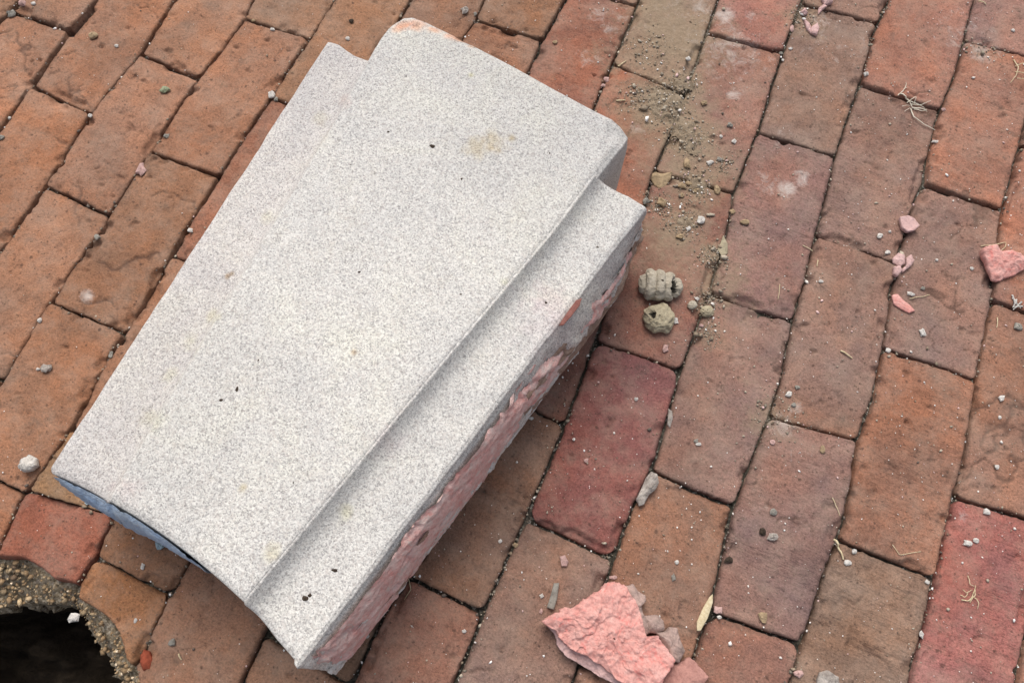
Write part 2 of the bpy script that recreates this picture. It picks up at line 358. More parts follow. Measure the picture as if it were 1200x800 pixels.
# pit beside the pavement, bottom left of the view: outer rim (bricks stop) and inner edge (shaft)
OUTER = UV([(-260, 690), (-120, 668), (0, 655), (20, 656), (48, 672), (62, 683), (88, 689), (87, 703), (112, 720), (134, 744), (143, 776), (156, 791), (172, 860), (160, 960), (60, 1060), (-200, 1060)])
INNER = UV([(-230, 760), (-100, 722), (0, 711), (40, 710), (70, 713), (80, 726), (90, 752), (108, 784), (122, 808), (130, 880), (110, 960), (40, 1010), (-160, 1000)])
def sdpoly(x, y, P):
    """signed distance, negative inside"""
    d = np.full(x.shape, 1e9); ins = np.zeros(x.shape, bool)
    for a, b in zip(P, np.roll(P, -1, 0)):
        e = b-a; wx = x-a[0]; wy = y-a[1]
        t = np.clip((wx*e[0]+wy*e[1])/(e@e), 0, 1)
        d = np.minimum(d, np.hypot(wx-t*e[0], wy-t*e[1]))
        cnd = ((a[1] > y) != (b[1] > y)) & (x < (b[0]-a[0])*(y-a[1])/(b[1]-a[1]+1e-12)+a[0])
        ins ^= cnd
    return np.where(ins, -d, d)

# ------------------------------------------------------------------ the pavement
HX0, HY0, HS = -.1, -1.35, .002
HM = np.full((1000, 950), -.012, np.float32)      # height map for resting things on the bricks
def build_pavement():
    V = []; Fc = []; tone = []; soilA = []; dustA = []; markA = []; dragA = []; nv = 0
    DRAG = {(13, 5), (13, 3), (12, 4), (12, 6), (14, 4), (11, 1), (12, 0), (13, -1), (8, 0), (7, 1)}
    vis = sdp = None
    fr = UV([(-60, -60), (1260, -60), (1260, 860), (-60, 860)])
    for c in range(KMIN, KMAX):
        rows = crossw[c]
        for (v, a0, a1), (v2, b0, b1) in zip(rows, rows[1:]):
            r = np.random.default_rng(abs(int(c*1000+v*10+5000)))
            cy = (a0+b0)/2; cx = float(lx(c, cy))+.05
            near = sdpoly(np.array([cx]), np.array([cy]), fr)[0] < .16
            nu, nvv = (56, 124) if near else (10, 20)
            gx = .0034 if near else .004
            if (c, v) in ((5, 7), (5, 8)): gx = .003
            u = np.linspace(0, 1, nu); t = np.linspace(0, 1, nvv)
            uu, tt = np.meshgrid(u, t)
            g = r.uniform(.0010, .0022)
            gl = gt = g
            gb = .0006 if (c, v) == (5, 7) else g; gt = .0006 if (c, v) == (5, 8) else g
            y = (a0*(1-uu)+a1*uu-gt)*(1-tt)+(b0*(1-uu)+b1*uu+gb)*tt
            xl = lx(c, y)+gl; xr = lx(c+1, y)-gl
            # corner rounding of the outline
            x = xl+(xr-xl)*uu
            L = abs(a0-b0); Wd = .1
            du = np.minimum(uu, 1-uu)*Wd; dt = np.minimum(tt, 1-tt)*L
            rc = .015 if (c, v) in ((10, 4), (12, 6), (7, 9)) else r.uniform(.003, .009)
            cu = np.clip(1-du/rc, 0, 1); ct = np.clip(1-dt/rc, 0, 1)
            pull = np.clip(np.hypot(cu, ct)-1, 0, .42)*rc*1.1
            x += np.where(uu < .5, 1, -1)*pull*.8; y += np.where(tt < .5, -1, 1)*pull*.8
            # ragged outline
            wob = fbm(x*30, y*30, 3)*.0012+fbm(x*150, y*150, 5)*.0012
            wob2 = fbm(x*30+50, y*30, 9)*.0012+fbm(x*150+9, y*150, 15)*.0012
            edge_u = np.clip(1-du/.012, 0, 1); edge_t = np.clip(1-dt/.012, 0, 1)
            x += wob*edge_u; y += wob2*edge_t
            # height
            d = np.minimum(du, dt)+fbm(x*60, y*60, 21)*.0012+fbm(x*200, y*200, 23, 2)*.0008
            rr = r.uniform(.0016, .0032)*(1+.8*fbm(x*25, y*25, 31))
            q = np.clip(1-d/rr, 0, 1)
            z = -rr*(1-np.sqrt(np.clip(1-q*q, 0, 1)))*.9
            tz = r.normal(0, .0012); tx, ty = r.normal(0, .010, 2)
            z += tz+(uu-.5)*Wd*tx*1.4+(tt-.5)*L*ty
            z += fbm(x*12, y*12, 41)*.0010+fbm(x*70, y*70, 43, 3)*.0010+fbm(x*200, y*200, 45, 2)*.0003
            chip = np.clip(fbm(x*34+c, y*34+v, 51, 3)-.26, 0, 1)*np.clip(1-d/.012, 0, 1)
            z -= np.clip(chip*.05, 0, .006)
            # crack folds
            crk = np.abs(fbm(x*7+c*3+fbm(x*30, y*30, 63, 3)*.35, y*13+fbm(x*30, y*30, 64, 3)*.35, 61, 2)-.12); z -= np.exp(-(crk/.016)**2)*.0016*np.clip((vnoise(x*11+c, y*11, 62)-.60)*9, 0, 1)
            pk = fbm(x*60+c, y*75, 65, 5); z -= np.clip(pk-.46, 0, 1)*.014
            scar = np.clip((fbm(x*13+c*2, y*13+v, 67, 5)-.30)*22, 0, 1)*np.clip(r.uniform(-.6, 1.4), 0, 1); z -= scar*.0011
            mark = np.clip(np.exp(-(crk/.012)**2)*np.clip((vnoise(x*11+c, y*11, 62)-.60)*9, 0, 1)+np.clip((pk-.46)*9, 0, 1)*r.uniform(.1, .6), 0, 1)
            drag = 1.0 if (c, v) in DRAG else max(0., r.uniform(-.5, .45))
            s = sdpoly(x, y, OUTER)+fbm(x*55, y*55, 71)*.003 if (x.min() < .9 and y.min() < -.7) else np.full(x.shape, 1.)
            z -= np.where(s < .006, np.clip((.006-s)/.008, 0, 1)**2*.05, 0)
            keep = s > -.004
            base = np.array(TONE.get((c, v), None) or (r.choice([182, 176, 186, 170]), r.choice([118, 110, 114]), r.choice([86, 92, 80])), float)
            base = base*.58+(np.array([156, 138, 116]) if c < 9 else np.array([156, 132, 122]))*.42
            col = lin(base)*(.745 if c < 9 else .785)
            if (c, v) not in TONE: col = col*r.uniform(.85, 1.08)
            pts = np.stack([x, y, z], -1)
            # skirt
            ring = np.concatenate([pts[0, :], pts[1:, -1], pts[-1, -2::-1], pts[-2:0:-1, 0]])
            sk = ring.copy(); sk[:, 2] = -.035
            idx = np.arange(nu*nvv).reshape(nvv, nu)
            ri = np.concatenate([idx[0, :], idx[1:, -1], idx[-1, -2::-1], idx[-2:0:-1, 0]])
            f = np.stack([idx[1:, :-1], idx[1:, 1:], idx[:-1, 1:], idx[:-1, :-1]], -1).reshape(-1, 4)
            kf = keep.ravel(); f = f[kf[f].all(1)]
            n = len(ri); s0 = nu*nvv+np.arange(n)
            g4 = np.stack([ri, np.roll(ri, -1), np.roll(s0, -1), s0], -1)
            g4 = g4[kf[g4[:, 0]] & kf[g4[:, 1]]]
            allp = np.concatenate([pts.reshape(-1, 3), sk])
            V.append(allp); Fc.append(np.concatenate([f, g4])+nv); nv += len(allp)
            # slow colour drift inside one brick
            X, Y = allp[:, 0], allp[:, 1]
            dr = fbm(X*9+c*7, Y*9+v*3, 81, 3)[:, None]
            cc = col[None]*(1+dr*np.array([.16, .20, .24]))
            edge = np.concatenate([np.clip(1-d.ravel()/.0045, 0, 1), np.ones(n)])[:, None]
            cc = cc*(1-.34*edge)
            hue = fbm(X*17+c*5, Y*17-v, 85, 4)[:, None]; cc = cc*(1+hue*np.array([.09, -.01, -.12]))
            if (c, v) == (5, 8):
                cc = cc*np.where(fbm(X*14, Y*14, 91) > .1, 1.0, .9)[:, None]
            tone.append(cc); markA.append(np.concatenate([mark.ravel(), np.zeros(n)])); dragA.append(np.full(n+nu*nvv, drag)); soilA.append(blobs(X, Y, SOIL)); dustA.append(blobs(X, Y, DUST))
            if near:
                for p in (pts.reshape(-1, 3)[kf],):
                    ix = ((p[:, 0]-HX0)/HS).astype(int); iy = ((p[:, 1]-HY0)/HS).astype(int)
                    for ox in (0, 1):
                        for oy in (0, 1):
                            jx = ix+ox; jy = iy+oy
                            ok = (jx >= 0) & (jx < HM.shape[1]) & (jy >= 0) & (jy < HM.shape[0])
                            np.maximum.at(HM, (jy[ok], jx[ok]), p[ok, 2])
    V = np.concatenate(V); Fc = np.concatenate(Fc)
    o = mesh_obj('brick_pavement', V, Fc, BRICK, attrs={'tone': np.concatenate(tone), 'soil': np.concatenate(soilA), 'dust': np.concatenate(dustA), 'mark': np.concatenate(markA), 'drag': np.concatenate(dragA)})
    tag(o, kind='structure')
build_pavement()
def gz(x, y):
    ix = int((x-HX0)/HS); iy = int((y-HY0)/HS)
    if 0 <= ix < HM.shape[1] and 0 <= iy < HM.shape[0]: return float(HM[iy, ix])
    return 0.0

def build_ground():
    # fine bed of sand between the bricks, sinking into the pit
    x = np.arange(-.15, 1.95, .004); y = np.arange(-1.40, .62, .004)
    X, Y = np.meshgrid(x, y)
    s = sdpoly(X, Y, OUTER)
    Z = -.0100-.004*np.clip((.75-X)*3, 0, 1)+fbm(X*30, Y*30, 101)*.003+fbm(X*150, Y*150, 103, 2)*.0025
    Z = np.where(s < .02, np.minimum(Z, -.035), Z)
    Z = np.where(s < -.01, -.40+fbm(X*20, Y*20, 105)*.03, Z)
    idx = np.arange(X.size).reshape(X.shape)
    f = np.stack([idx[:-1, :-1], idx[:-1, 1:], idx[1:, 1:], idx[1:, :-1]], -1).reshape(-1, 4)
    sf = s.ravel()
    keep = (sf[f] > -.012).all(1)
    o = mesh_obj('joint_sand', np.stack([X, Y, Z], -1).reshape(-1, 3), f[keep], SAND, attrs={'soil': np.clip(blobs(X, Y, SOIL), 0, 1).ravel()})
    tag(o, kind='structure')
    # wide ground to the horizon, with an opening under the pavement
    B = 250.; a, b, c, d = x[0], x[-1], y[0], y[-1]; z = -.013
    vs = [(-B, -B, z), (B, -B, z), (B, B, z), (-B, B, z), (a, c, z), (b, c, z), (b, d, z), (a, d, z)]
    o = mesh_obj('ground', vs, [[0, 1, 5, 4], [1, 2, 6, 5], [2, 3, 7, 6], [3, 0, 4, 7]], SAND, smooth=False)
    tag(o, kind='structure')
build_ground()

# ------------------------------------------------------------------ pit with broken concrete collar
def loop_resample(P, n):
    P = np.asarray(P); Q = np.concatenate([P, P[:1]]); L = np.r_[0, np.cumsum(np.hypot(*np.diff(Q, axis=0).T))]
    t = np.linspace(0, L[-1], n, endpoint=False)
    return np.stack([np.interp(t, L, Q[:, 0]), np.interp(t, L, Q[:, 1])], -1)
def build_pit():
    n = 900
    root = bpy.data.objects.new('utility_pit', None); COL.objects.link(root)
    oc = OUTER.mean(0); ic = INNER.mean(0)
    c0 = (ic[0], ic[1])
    ang = np.linspace(0, 2*math.pi, n, endpoint=False)
    def ray(P, a):
        res = np.zeros(len(a))
        for i, t in enumerate(a):
            dx, dy = math.cos(t), math.sin(t); best = 0
            for p, q in zip(P, np.roll(P, -1, 0)):
                ex, ey = q-p; den = dx*ey-dy*ex
                if abs(den) < 1e-12: continue
                wx, wy = p[0]-c0[0], p[1]-c0[1]
                r_ = (wx*ey-wy*ex)/den; s_ = (wx*dy-wy*dx)/den
                if r_ > 0 and -1e-9 <= s_ <= 1+1e-9: best = max(best, r_)
            res[i] = best
        return res
    ri = ray(INNER, ang)*(1+fbm(ang*14, ang*0, 221, 4)*.03); ro = ray(OUTER, ang)+.012
    m = 26
    V = []; cs, sn = np.cos(ang), np.sin(ang)
    for j in range(m):
        t = j/(m-1); r_ = ro*(1-t)+ri*t
        X = c0[0]+r_*cs; Y = c0[1]+r_*sn
        z = -.014-.020*t**1.5+fbm(X*30, Y*30, 201)*.009+fbm(X*150, Y*150, 205, 3)*.004
        if j >= m-3: z = z-(.0, .004, .012)[j-(m-3)]
        V.append(np.stack([X, Y, z], -1))
    for k, dz in enumerate((.02, .04, .06, .09, .12, .16, .20, .26)):
        r_ = ri*(1-.01*k); X = c0[0]+r_*cs; Y = c0[1]+r_*sn
        jr = fbm(ang*12+k, np.full(n, k*1.3), 207)*.014
        V.append(np.stack([X+jr*cs, Y+jr*sn, np.full(n, -.03-dz)], -1))
    V = np.array(V); K = len(V)
    idx = np.arange(K*n).reshape(K, n); nx = np.roll(idx, -1, 1)
    f = np.stack([idx[:-1], nx[:-1], nx[1:], idx[1:]], -1)
    fc = f[:m+1].reshape(-1, 4); 
    col = mesh_obj('concrete_collar', V.reshape(-1, 3), fc[:, ::-1], CONC, root)
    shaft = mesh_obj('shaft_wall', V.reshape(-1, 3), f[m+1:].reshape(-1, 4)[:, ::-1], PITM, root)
    # pit floor
    rr = np.linspace(0, 1.02, 30); Vf = []
    for t in rr:
        X = c0[0]+ri*t*cs; Y = c0[1]+ri*t*sn
        Vf.append(np.stack([X, Y, -.20+fbm(X*25, Y*25, 211)*.05], -1)[::4])
    Vf = np.array(Vf); idx = np.arange(Vf.shape[0]*Vf.shape[1]).reshape(Vf.shape[:2]); nx = np.roll(idx, -1, 1)
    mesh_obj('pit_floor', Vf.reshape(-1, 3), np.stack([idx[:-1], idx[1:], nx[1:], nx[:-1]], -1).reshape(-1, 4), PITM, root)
    tag(root, 'dark open pit edged by a rough tan concrete collar at the pavement corner', 'pit')
build_pit()

# ------------------------------------------------------------------ granite keystone
ZP, ZW = .147, .130
def line_pts(a, b, n): return np.array([np.asarray(a)*(1-t)+np.asarray(b)*t for t in np.linspace(0, 1, n)])
def resample(P, n):
    P = np.asarray(P); L = np.r_[0, np.cumsum(np.hypot(*np.diff(P, axis=0).T))]; t = np.linspace(0, L[-1], n)
    return np.stack([np.interp(t, L, P[:, 0]), np.interp(t, L, P[:, 1])], -1)
def slab(name, top, right, bottom, left, z0, nu, nv, mat, parent, skirt, zfun=None, stain_tint=None, rough=0.0006, bev=.003):
    """top: left->right, right: top->bottom, bottom: left->right, left: top->bottom (world xy). Coons patch with a skirt."""
    T = resample(top, nu); B = resample(bottom, nu); L = resample(left, nv); Rr = resample(right, nv)
    u = np.linspace(0, 1, nu)[None, :, None]; v = np.linspace(0, 1, nv)[:, None, None]
    S = (1-v)*T[None]+v*B[None]+(1-u)*L[:, None]+u*Rr[:, None]-((1-u)*(1-v)*T[0]+u*(1-v)*T[-1]+(1-u)*v*B[0]+u*v*B[-1])
    x, y = S[..., 0], S[..., 1]
    z = np.full(x.shape, z0)+fbm(x*12, y*12, 301)*.0007+fbm(x*90, y*90, 303, 2)*.0002
    if zfun is not None: z = z+zfun(x, y, u[..., 0], v[..., 0])
    pts = np.stack([x, y, z], -1)
    idx = np.arange(nu*nv).reshape(nv, nu)
    ri = np.concatenate([idx[0, :], idx[1:, -1], idx[-1, -2::-1], idx[-2:0:-1, 0]])
    side = np.concatenate([np.zeros(nu-1), np.ones(nv-1), np.full(nu-1, 2), np.full(nv-1, 3)])
    par = np.concatenate([u[0, :-1, 0], v[:-1, 0, 0], u[0, ::-1, 0][:-1], v[::-1, 0, 0][:-1]])
    ring = pts.reshape(-1, 3)[ri]
    tg = np.roll(ring, -1, 0)-np.roll(ring, 1, 0); nn = np.stack([-tg[:, 1], tg[:, 0]], -1)
    nn /= np.linalg.norm(nn, axis=1)[:, None]+1e-12
    cen = ring[:, :2].mean(0)
    if ((ring[:, :2]-cen)*nn).sum() < 0: nn = -nn
    V = [pts.reshape(-1, 3)]; F_ = [np.stack([idx[1:, :-1], idx[1:, 1:], idx[:-1, 1:], idx[:-1, :-1]], -1).reshape(-1, 4)]
    prev = ri; n = len(ri); base = nu*nv
    arc = np.r_[0, np.cumsum(np.hypot(*np.diff(ring[:, :2], axis=0).T))]
    for dz, off in skirt(side, par, arc):
        q = ring.copy(); q[:, :2] += nn*off[:, None]; q[:, 2] = np.maximum(ring[:, 2]-dz, .0005)
        cur = base+np.arange(n); base += n
        V.append(q); F_.append(np.stack([prev, np.roll(prev, -1), np.roll(cur, -1), cur], -1)); prev = cur
    V = np.concatenate(V); F_ = np.concatenate(F_)
    return V, F_, ring, nn, arc, side, par

granite = bpy.data.objects.new('granite_keystone', None); COL.objects.link(granite)
tag(granite, 'pale grey granite keystone with a raised centre panel, lying on the bricks', 'stone block')

ARC = [(62, 548), (76, 560), (100, 573), (126, 581), (146, 592), (170, 608), (194, 626), (216, 644), (232, 655), (260, 678), (290, 705), (312, 733), (337, 763), (365, 788)]
EDGE_R = [(757, 244), (740, 268), (717, 291), (695, 320), (672, 347), (646, 384), (622, 420), (600, 446), (582, 472), (560, 500), (542, 524), (517, 560), (490, 593), (460, 632), (430, 668), (400, 707), (378, 742), (365, 788)]
def smooth_edge(P, deg=1):
    q = UV(P, ZW); c = np.polyfit(q[1:-1, 1], q[1:-1, 0], deg); y = np.linspace(q[0, 1], q[-1, 1], 80)
    return np.stack([np.polyval(c, y)+fbm(y*40, y*0, 7)*.0012, y], -1)
arcP = UV(ARC, ZP); arcW = UV(ARC, ZW)
def arc_between(A, x0, x1, n=60):
    xs = np.linspace(x0, x1, n); c = np.polyfit(A[:, 0], A[:, 1], 3); return np.stack([xs, np.polyval(c, xs)], -1)

def rough_skirt(total, flare, seed, amp=(.006, .006, .006, .006), levels=12):
    def fn(side, par, arc):
        out = []
        for k in range(levels):
            if k < 4:
                a = (k+1)/4*math.pi/2; dz = .003*(1-math.cos(a)); off = .003*math.sin(a)-.0
                out.append((np.full(len(arc), dz), np.full(len(arc), off))); continue
            t = (k-3)/(levels-4); dz = .003+t*(total-.003)
            am = np.choose(side.astype(int), amp)
            off = .003+am*(fbm(arc*28, np.full(len(arc), t*4.), seed)+.45*fbm(arc*95, np.full(len(arc), t*11.), seed+3)+.5*(np.abs(fbm(arc*70, np.full(len(arc), t*9.), seed+6, 4))-.2)*(am > .003)+.12*fbm(arc*380, np.full(len(arc), t*48.), seed+8, 2)*(am > .003))*min(1, t*3)
            off = off+flare(side, par, t)
            out.append((np.full(len(arc), dz), off))
        return out
    return fn
# stain list on the dressed face: photo position, radius, colour multiplier
STAIN = [(578, 166, .012, (.90, .82, .68)), (600, 162, .005, (.72, .62, .44)), (560, 173, .012, (.93, .86, .72)), (267, 323, .0035, (.60, .48, .36)), (272, 321, .0028, (.6, .5, .38)), (415, 413, .003, (.80, .66, .52)), (285, 570, .004, (.85, .78, .62)),
         (318, 650, .008, (.96, .93, .80)), (150, 575, .012, (.97, .91, .92)), (490, 28, .011, (1.12, .76, .60)), (476, 27, .008, (1.12, .68, .50)), (466, 34, .005, (1.1, .8, .66)), (512, 33, .006, (1.1, .8, .68)), (538, 42, .007, (1.05, .62, .44)), (528, 38, .005, (1.08, .7, .55)), (552, 52, .004, (1.0, .75, .6)), (505, 35, .006, (1.08, .85, .72)), (522, 41, .004, (1.15, .9, .8)),
         (640, 380, .03, (.99, .95, .97)), (225, 400, .008, (.98, .98, .88)), (200, 440, .008, (.98, .98, .88)), (180, 490, .010, (.98, .98, .90)), (250, 370, .006, (.98, .97, .85)), (315, 255, .008, (.98, .98, .90)), (405, 120, .008, (.95, .88, .86)), (375, 140, .010, (.96, .95, .88)),
         (552, 88, .003, (.85, .82, .6)), (640, 500, .004, (1, 1, 1)), (590, 330, .004, (.97, .97, .82)), (500, 640, .01, (.98, .96, .9)), (405, 600, .006, (.97, .96, .82)), (645, 355, .02, (.97, .92, .94)), (456, 520, .015, (.97, .93, .95))]
def stain_col(P, z):
    s = np.ones((len(P), 3))
    g = 1-.11*np.clip(fbm(P[:, 0]*6, P[:, 1]*6, 401)+.1, 0, 1)
    s *= g[:, None]
    for px, py, r, c in STAIN:
        q = U(px, py, z); d = np.hypot(P[:, 0]-q[0], P[:, 1]-q[1])/r
        d = d+fbm(P[:, 0]*130, P[:, 1]*130, 403, 3)*.7
        a = np.clip(1.35-d, 0, 1)[:, None]
        s = s*(1-a)+s*np.array(c)*a
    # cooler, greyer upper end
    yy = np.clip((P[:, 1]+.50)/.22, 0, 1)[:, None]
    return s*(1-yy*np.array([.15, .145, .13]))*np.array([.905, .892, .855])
# --- panel
pt = UV([(428, 74), (436, 62), (446, 46), (457, 31), (468, 22), (480, 18)], ZP)      # upper left corner, rounded
PTL = U(471, 22, ZP)[:2]; PTR = U(731, 150, ZP)[:2]
PBR = U(288, 703, ZP)[:2]; PBL = np.array([PTL[0]-.004, 0])
cA = np.polyfit(arcP[:, 0], arcP[:, 1], 3)
xl = U(428, 72, ZP)[0]+.003
PBL = np.array([xl, np.polyval(cA, xl)])
top = UV([(452, 38), (464, 23), (473, 17), (482, 17), (500, 26), (530, 40), (560, 55), (600, 76), (650, 104), (700, 131), (716, 139), (726, 144), (735, 152)], ZP)
top[:, 1] += fbm(top[:, 0]*90, top[:, 0]*0, 17)*.0012
left = np.array([top[0], U(441, 52, ZP)[:2], U(428, 76, ZP)[:2], (xl+.001, -.40), (xl, -.6), PBL])
right = np.array([top[-1], UV([(729, 165)], ZP)[0], UV([(720, 177)], ZP)[0], UV([(700, 202)], ZP)[0], UV([(648, 272)], ZP)[0], UV([(520, 424)], ZP)[0], PBR])
bottom = arc_between(arcP, PBL[0], PBR[0])
def arc_flare(x, t):
    # the end of the block swells outwards below the edge, most near the left tip
    a = np.clip((x-.597)/.185, 0, 1); A = .0185*np.sin(math.pi*a**.62)**.8
    return A*min(1, t/.55)**.55
def panel_flare(side, par, t):
    return np.where(side == 2, arc_flare(xl+(PBR[0]-xl)*par, t), np.where(side == 1, .002*min(1, t/.115), np.where(side == 3, .004*min(1, t/.13), -.004*t)))
def pz(x, y, u, v):
    # chipped, slightly dished corners at the far end
    q = U(731, 154, ZP); d = np.hypot(x-q[0], y-q[1]); z = -np.clip(1-d/.020, 0, 1)*.009
    q = U(474, 24, ZP); d = np.hypot(x-q[0], y-q[1]); z += -np.clip(1-d/.022, 0, 1)**1.5*.005
    q = U(545, 44, ZP); d = np.hypot((x-q[0])*.4, y-q[1]); z += -np.clip(1-d/.006, 0, 1)*.003
    e = np.minimum(np.minimum(u, 1-u)*.25, np.minimum(v, 1-v)*.55)
    z += -.0012*np.clip(1-e/.003, 0, 1)**2
    z += -.0045*np.clip(1-u*.25/.009, 0, 1)**2-.0022*np.clip(1-(1-u)*.2/.005, 0, 1)**2
    e2 = v*.55
    z += -np.clip(1-e2/(.006+.006*fbm(x*50, y*50, 33)), 0, 1)*.003
    return z
Vp, Fp, ringP, nnP, arcPl, sideP, parP = slab('body', top, right, bottom, left, ZP, 150, 300, GRANITE, granite,
      rough_skirt(ZP, panel_flare, 11, (.006, .0004, .0012, .0006)), pz)
# --- wings
top_l = UV([(385, 50), (395, 53), (404, 60), (413, 66), (424, 71), (440, 80)], ZW)
le = UV([(385, 50), (62, 548)], ZW)
left_l = line_pts(le[0], le[1], 60); left_l[:, 0] += fbm(left_l[:, 1]*40, left_l[:, 1]*0, 27)*.0012
cW = np.polyfit(arcW[:, 0], arcW[:, 1], 3)
xi = xl+.012
bot_l = arc_between(arcW, le[1][0], xi); bot_l[0] = left_l[-1]
right_l = line_pts(top_l[-1], (xi, bot_l[-1][1]), 40)
def wz_l(x, y, u, v):
    d = np.abs(xl-x); e = np.minimum(u*.06, np.minimum(v, 1-v)*.55)
    return .013*np.exp(-d/.007)-.001*np.clip(1-e/.003, 0, 1)**2
def wl_flare(side, par, t): return np.where(side == 2, arc_flare(le[1][0]+(xi-le[1][0])*par, t), np.where(side == 3, -.01*t, 0))
Vl, Fl, *_ = slab('body', top_l, right_l, bot_l, left_l, ZW, 50, 280, GRANITE, granite, rough_skirt(ZW, wl_flare, 21, (.003, 0, .002, .004)), wz_l)
er = smooth_edge(EDGE_R)
def panel_x(y):
    o = np.argsort(right[:, 1]); return np.interp(y, right[o, 1], right[o, 0])
inner_top = UV([(694, 214)], ZW)[0]
top_r = np.array([inner_top, UV([(712, 221)], ZW)[0], UV([(735, 231)], ZW)[0], er[0]])
br = er[-1]
bot_r = np.stack([np.linspace(PBR[0]-.012, br[0], 40), (lambda q_: (lambda w_: np.polyval(cA, q_)*(1-w_)+np.polyval(cW, q_)*w_+.003*(q_ < PBR[0]))(np.clip((q_-PBR[0])/.035, 0, 1)))(np.linspace(PBR[0]-.012, br[0], 40))], -1); bot_r[-1] = br
yy = np.linspace(inner_top[1], bot_r[0][1], 60)
left_r = np.stack([np.minimum(panel_x(yy)-.010, 9), yy], -1); left_r[0] = inner_top; left_r[-1] = bot_r[0]
def wz_r(x, y, u, v):
    d = np.clip(x-panel_x(y), 0, 1); e = np.minimum((1-u)*.08, np.minimum(v, 1-v)*.5)
    return .0162*np.exp(-(d/.0085)**1.15)-.001*np.clip(1-e/.003, 0, 1)**2-.003*np.clip(.25-u, 0, 1)
def wr_flare(side, par, t):
    prof = (.017*math.sin(min(1, t*1.15)*math.pi*.86)**.8)*np.clip(par*9, .15, 1)
    return np.where(side == 1, prof, np.where(side == 0, -.004*t, .004*t))
VR, FR, ringR, nnR, arcR, sideR, parR = slab('body', top_r, er, bot_r, left_r, ZW, 90, 420, GRANITE, granite, rough_skirt(ZW, wr_flare, 31, (.004, .0075, .002, 0), 40), wz_r)
n1, n2 = len(Vp), len(Vp)+len(Vl)
V = np.concatenate([Vp, Vl, VR]); Fa = np.concatenate([Fp, Fl+n1, FR+n2])
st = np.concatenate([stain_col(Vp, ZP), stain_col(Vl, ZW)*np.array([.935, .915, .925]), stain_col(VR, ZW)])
# rough broken sides brightened in colour, standing in for missing light
low = np.clip((ZW-.012-V[:, 2])/.02, 0, 1)[:, None]
st = st*(1+low*np.array([.10, .09, .07])*(1-1.8*np.abs(fbm(V[:, 0]*60+V[:, 2]*50, V[:, 1]*60, 405))[:, None]))
mesh_obj('body', V, Fa, GRANITE, granite, attrs={'stain_tint': st})

# mortar residues bonded to the right side, then a blue-grey strip on the curved end
def residue(name, ring, nn, sel, par, z_hi, z_lo, mat, seed, thr, thick=.004, nz=26, off0=.006, base=None):
    """thin irregular crust on part of a side: kept where noise passes"""
    I = np.where(sel)[0]; P = ring[I]; N = nn[I]; p = par[I]; L = np.r_[0, np.cumsum(np.hypot(*np.diff(P[:, :2], axis=0).T))]
    m_ = max(60, int(L[-1]/.0016)); tt = np.linspace(0, L[-1], m_)
    X = np.interp(tt, L, P[:, 0]); Y = np.interp(tt, L, P[:, 1]); NX = np.interp(tt, L, N[:, 0]); NY = np.interp(tt, L, N[:, 1]); pp = np.interp(tt, L, p)
    zz = np.linspace(0, 1, nz)
    A, B = np.meshgrid(tt, zz); PP = np.meshgrid(pp, zz)[0]
    Z = z_hi(PP)*(1-B)+z_lo(PP)*B
    keepf = fbm(A*10+B*1.2, B*3.2, seed)+.42*fbm(A*48+B*4, B*12, seed+5, 5)+thr(PP, B)
    depth = np.clip(keepf*6, -1, 1)
    off = base(PP, Z)+thick*.6*depth+fbm(A*60, B*8, seed+9)*.0012
    off = off+np.abs(fbm(A*34+B*3, B*16, seed+12, 6))*.0020-np.clip(fbm(A*50+B*3, B*12, seed+15, 5)-.28, 0, 1)*.014+fbm(A*420, B*50, seed+18, 2)*.0004
    G = np.stack([X[None]+NX[None]*off, Y[None]+NY[None]*off, np.maximum(Z, .001)], -1)
    idx = np.arange(A.size).reshape(A.shape)
    f = np.stack([idx[1:, :-1], idx[1:, 1:], idx[:-1, 1:], idx[:-1, :-1]], -1).reshape(-1, 4)
    k = (depth.ravel() > -.9); f = f[k[f].any(1)]
    mesh_obj(name, G.reshape(-1, 3), f, mat, granite)
def baseR(PP, Z):
    t = np.clip((ZW-Z-.003)/(ZW-.003), 0, 1); return .003+(.017*np.sin(np.minimum(1, t*1.15)*math.pi*.86)**.8)*np.clip(PP*9, .15, 1)+.0015
residue('grey_mortar', ringR, nnR, sideR == 1, parR, lambda p: .100+0*p, lambda p: .0+0*p, ROUGHG, 71,
        lambda p, b: .02+.35*(b-.5)-.5*np.clip(.1-p, 0, 1)*8, .004, 60, base=baseR)
residue('pink_mortar', ringR, nnR, sideR == 1, parR, lambda p: .119+.006*p, lambda p: .02+.0*p, PINKSIDE, 53,
        lambda p, b: -.34+1.0*np.clip((p-.22)*2.2, 0, .80)-.5*np.abs(b-.45)*1.5*(p < .97)-np.clip(p-.955, 0, 1)*20, .0045, 60, base=baseR)
residue('brown_mortar', ringR, nnR, sideR == 1, parR, lambda p: .105+0*p, lambda p: .03+0*p, rock_material('brown_mortar', lin((186, 162, 146)), lin((150, 122, 106)), 90, .003, dark=tuple(lin((110, 96, 84)))), 83,
        lambda p, b: -.12-.6*np.clip(p-.75, 0, 1)*3-.4*np.abs(b-.6), .0045, 60, base=baseR)
